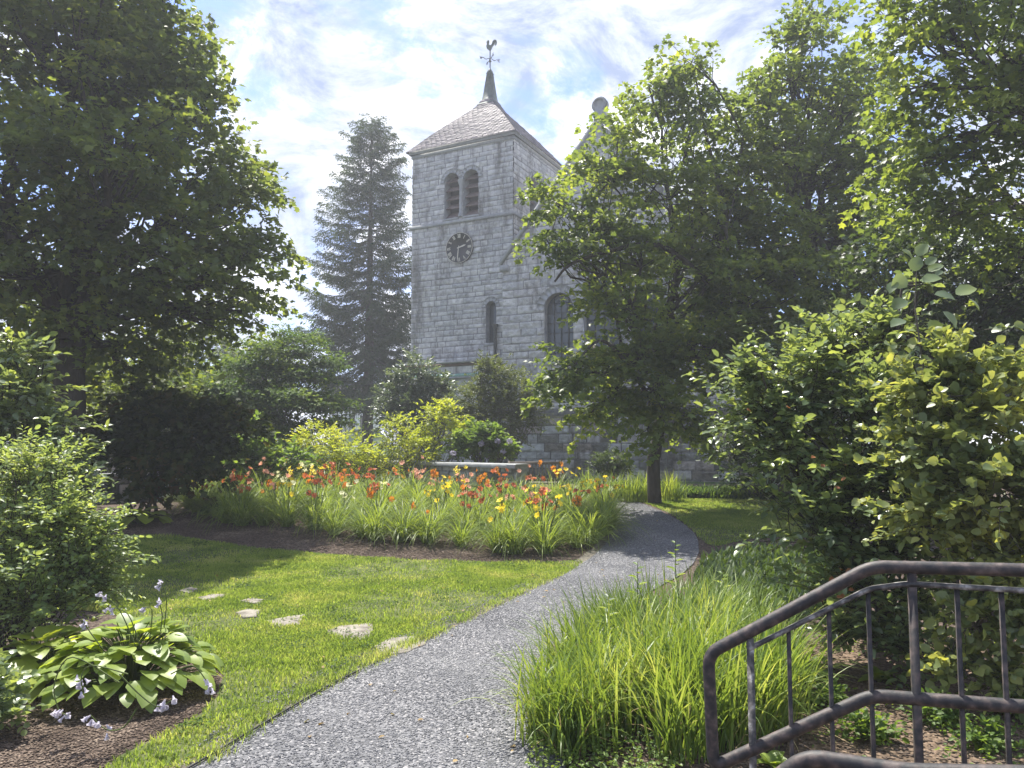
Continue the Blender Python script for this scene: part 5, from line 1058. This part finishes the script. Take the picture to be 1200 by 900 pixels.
k = len(q); m.add(V, [(i*4+j, i*4+(j+1) % 4, (i+1)*4+(j+1) % 4, (i+1)*4+j) for i in range(k-1) for j in range(4)]+[(0, 1, 2, 3)]); m.build('top_bar', M['worn'], rail)
def bar(name, pa, zb, h, mat, dz=0):
    m = MB(); t = RL(*pa); b = t.copy(); b[2] = zb; Ux = np.array([-Nn[1], Nn[0], 0]) ; V = []
    off = BK_ if zb > -1 and name == 'baluster' else BK_*.0
    for p in (b, t+[0, 0, dz]):
        for s1, s2 in ((-1, -1), (1, -1), (1, 1), (-1, 1)): V.append(p+Ux*h*s1+Nn*(h*s2))
    m.add(V, [(0, 1, 5, 4), (1, 2, 6, 5), (2, 3, 7, 6), (3, 0, 4, 7), (4, 5, 6, 7), (3, 2, 1, 0)]); return m.build(name, M[mat], rail)
bar('post', (879, 748), -.05, .0135, 'worn'); bar('post', (1068, 668), -.05, .0135, 'iron'); bar('post', (1300, 672), -.05, .0135, 'iron')
for px, py in ((924, 738), (971, 714), (1017, 691), (1121, 688), (1173, 691), (1222, 694), (1262, 697)): bar('baluster', (px, py), .05, .0075, 'iron')
m = MB(); q = [RL(878, 1000), RL(1300, 1000)]; q[0][2] = q[1][2] = .12
V = [p+Nn*.012*s_+[0, 0, z] for p in q for s_, z in ((-1, .006), (1, .006), (1, -.006), (-1, -.006))]; m.add(V, [(j, (j+1) % 4, 4+(j+1) % 4, 4+j) for j in range(4)]); m.build('bottom_bar', M['iron'], rail)
r2 = empty('lower_railing', (P(1000, 900, 2.2).x, 2.2, 0), 'rounded end of a second nearer handrail at the bottom edge', 'railing')
pts = fillet([P(1400, 912, 1.95), P(1065, 905, 2.15), P(945, 887, 2.25), P(880, 935, 2.3), P(900, 1010, 2.3), P(960, 985, 2.25), P(1100, 985, 2.15), P(1400, 1000, 1.95)], .05, 7)
pipe('handrail', pts, .0235, 'iron', r2); m = MB(); pq = P(1180, 910, 2.07); m.box((pq.x, pq.y, pq.z/2-.02), (.013, .013, pq.z/2)); m.build('post', M['iron'], r2)
# ------------------------------------------------------------------ far house and car
HY = 84; hp = P(428, 500, HY); hz = 1.7; house = empty('house', (hp.x, HY, hz), 'white stucco house with dark timber strips glimpsed under the spruce', 'house')
def pbox(name, x0, x1, y0, y1, z0, z1, mat, par): m = MB(); m.box(((x0+x1)/2, (y0+y1)/2, (z0+z1)/2), ((x1-x0)/2, (y1-y0)/2, (z1-z0)/2)); return m.build(name, M[mat], par)
xa, xb = P(417, 480, HY).x, P(434, 480, HY).x; ztop = P(426, 466, HY).z
wl = pbox('wall', xa, xb, HY, HY+7, hz-.2, ztop, 'white', house); pbox('wing', P(385, 480, HY).x, xa-.02, HY+.8, HY+8, hz-.2, ztop-.1, 'white', house)
m = MB(); e = .4; za_ = P(426, 457, HY).z+.4; m.add([(xa-e, HY-e, ztop), (xb+e, HY-e, ztop), (xb+e, HY+7, ztop), (xa-e, HY+7, ztop), (xa, HY+3.5, za_), (xb-.3, HY+3.5, za_)], [(0, 1, 5, 4), (1, 2, 5), (2, 3, 4, 5), (3, 0, 4), (3, 2, 1, 0)])
m.build('roof', M['shingle'], house)
m = MB(); x0, x1 = P(383, 480, HY).x, xa-.05; m.add([(x0, HY+.5, ztop-.1), (x1, HY+.5, ztop-.1), (x1, HY+8, ztop-.1), (x0, HY+8, ztop-.1), (x0, HY+4, ztop+1.6), (x1, HY+4, ztop+1.6)], [(0, 1, 5, 4), (1, 2, 5), (2, 3, 4, 5), (3, 0, 4), (3, 2, 1, 0)]); m.build('roof', M['shingle'], house)
for px in (421, 429.5):
    a = P(px-1.6, 468, HY).x, P(px+1.6, 468, HY).x; z1, z0 = P(px, 468.5, HY).z, P(px, 477, HY).z
    w = pbox('window', a[0], a[1], HY-.04, HY+.05, z0, z1, 'timber', house); pbox('pane', a[0]+.05, a[1]-.05, HY-.06, HY-.041, z0+.05, z1-.05, 'glass', w)
pbox('door', P(422, 490, HY).x, P(426, 490, HY).x, HY-.04, HY+.05, hz, P(424, 487, HY).z, 'timber', house)
for px in (388, 393, 398, 403, 408, 413): pbox('timber_strip', P(px, 480, HY).x, P(px+1.4, 480, HY).x, HY+.74, HY+.82, hz, ztop-.15, 'timber', house)
CY = 58; cz0 = P(427, 503, CY).z-1.75; cx = P(424, 505, CY).x
car = empty('parked_car', (cx, CY, cz0), 'white parked car seen between the yellow-green bushes', 'car')
pr = [(-2.2, .35), (-2.25, .8), (-1.9, 1.05), (-1.1, 1.15), (-.6, 1.7), (1.3, 1.75), (2.0, 1.15), (2.25, 1.05), (2.3, .4)]
m = MB(); V = [(cx+x, CY+y*(.85 if z < 1.2 else .7), cz0+z) for y in (-1, 1) for x, z in pr]; k = len(pr); m.add(V, [tuple(range(k)), tuple(range(2*k-1, k-1, -1))]+[(i, (i+1) % k, k+(i+1) % k, k+i) for i in range(k)]); bd = m.build('body', M['paint'], car)
m = MB(); m.add([(cx+x, CY-.83 if z < 1.3 else CY-.735, cz0+z) for x, z in ((-.95, 1.18), (-.52, 1.62), (.3, 1.65), (.3, 1.18))]+[(cx+x, CY-.83 if z < 1.3 else CY-.735, cz0+z) for x, z in ((.36, 1.18), (.36, 1.65), (1.2, 1.65), (1.75, 1.18))], [(0, 3, 2, 1), (4, 7, 6, 5)]); m.build('window', M['glass'], car)
for x in (-1.4, 1.4): m = MB(); m.tube([(cx+x, CY-.9, cz0+.34), (cx+x, CY-.68, cz0+.34)], .34, 16); m.build('wheel', M['tyre'], car)
# ------------------------------------------------------------------ summer haze in the air
hm_, nt, N, K = newmat('haze'); out = N('ShaderNodeOutputMaterial'); pv = N('ShaderNodeVolumePrincipled'); pv.inputs['Density'].default_value = .0019; pv.inputs['Color'].default_value = (.9, .94, 1, 1); pv.inputs['Anisotropy'].default_value = .3
K(pv.outputs[0], out.inputs['Volume']); m = MB(); m.box((0, 60, 12), (130, 90, 14)); tag(m.build('haze', hm_), 'pale summer haze in the air over the garden', 'haze', kind='stuff')
SC.cycles.volume_bounces = 0
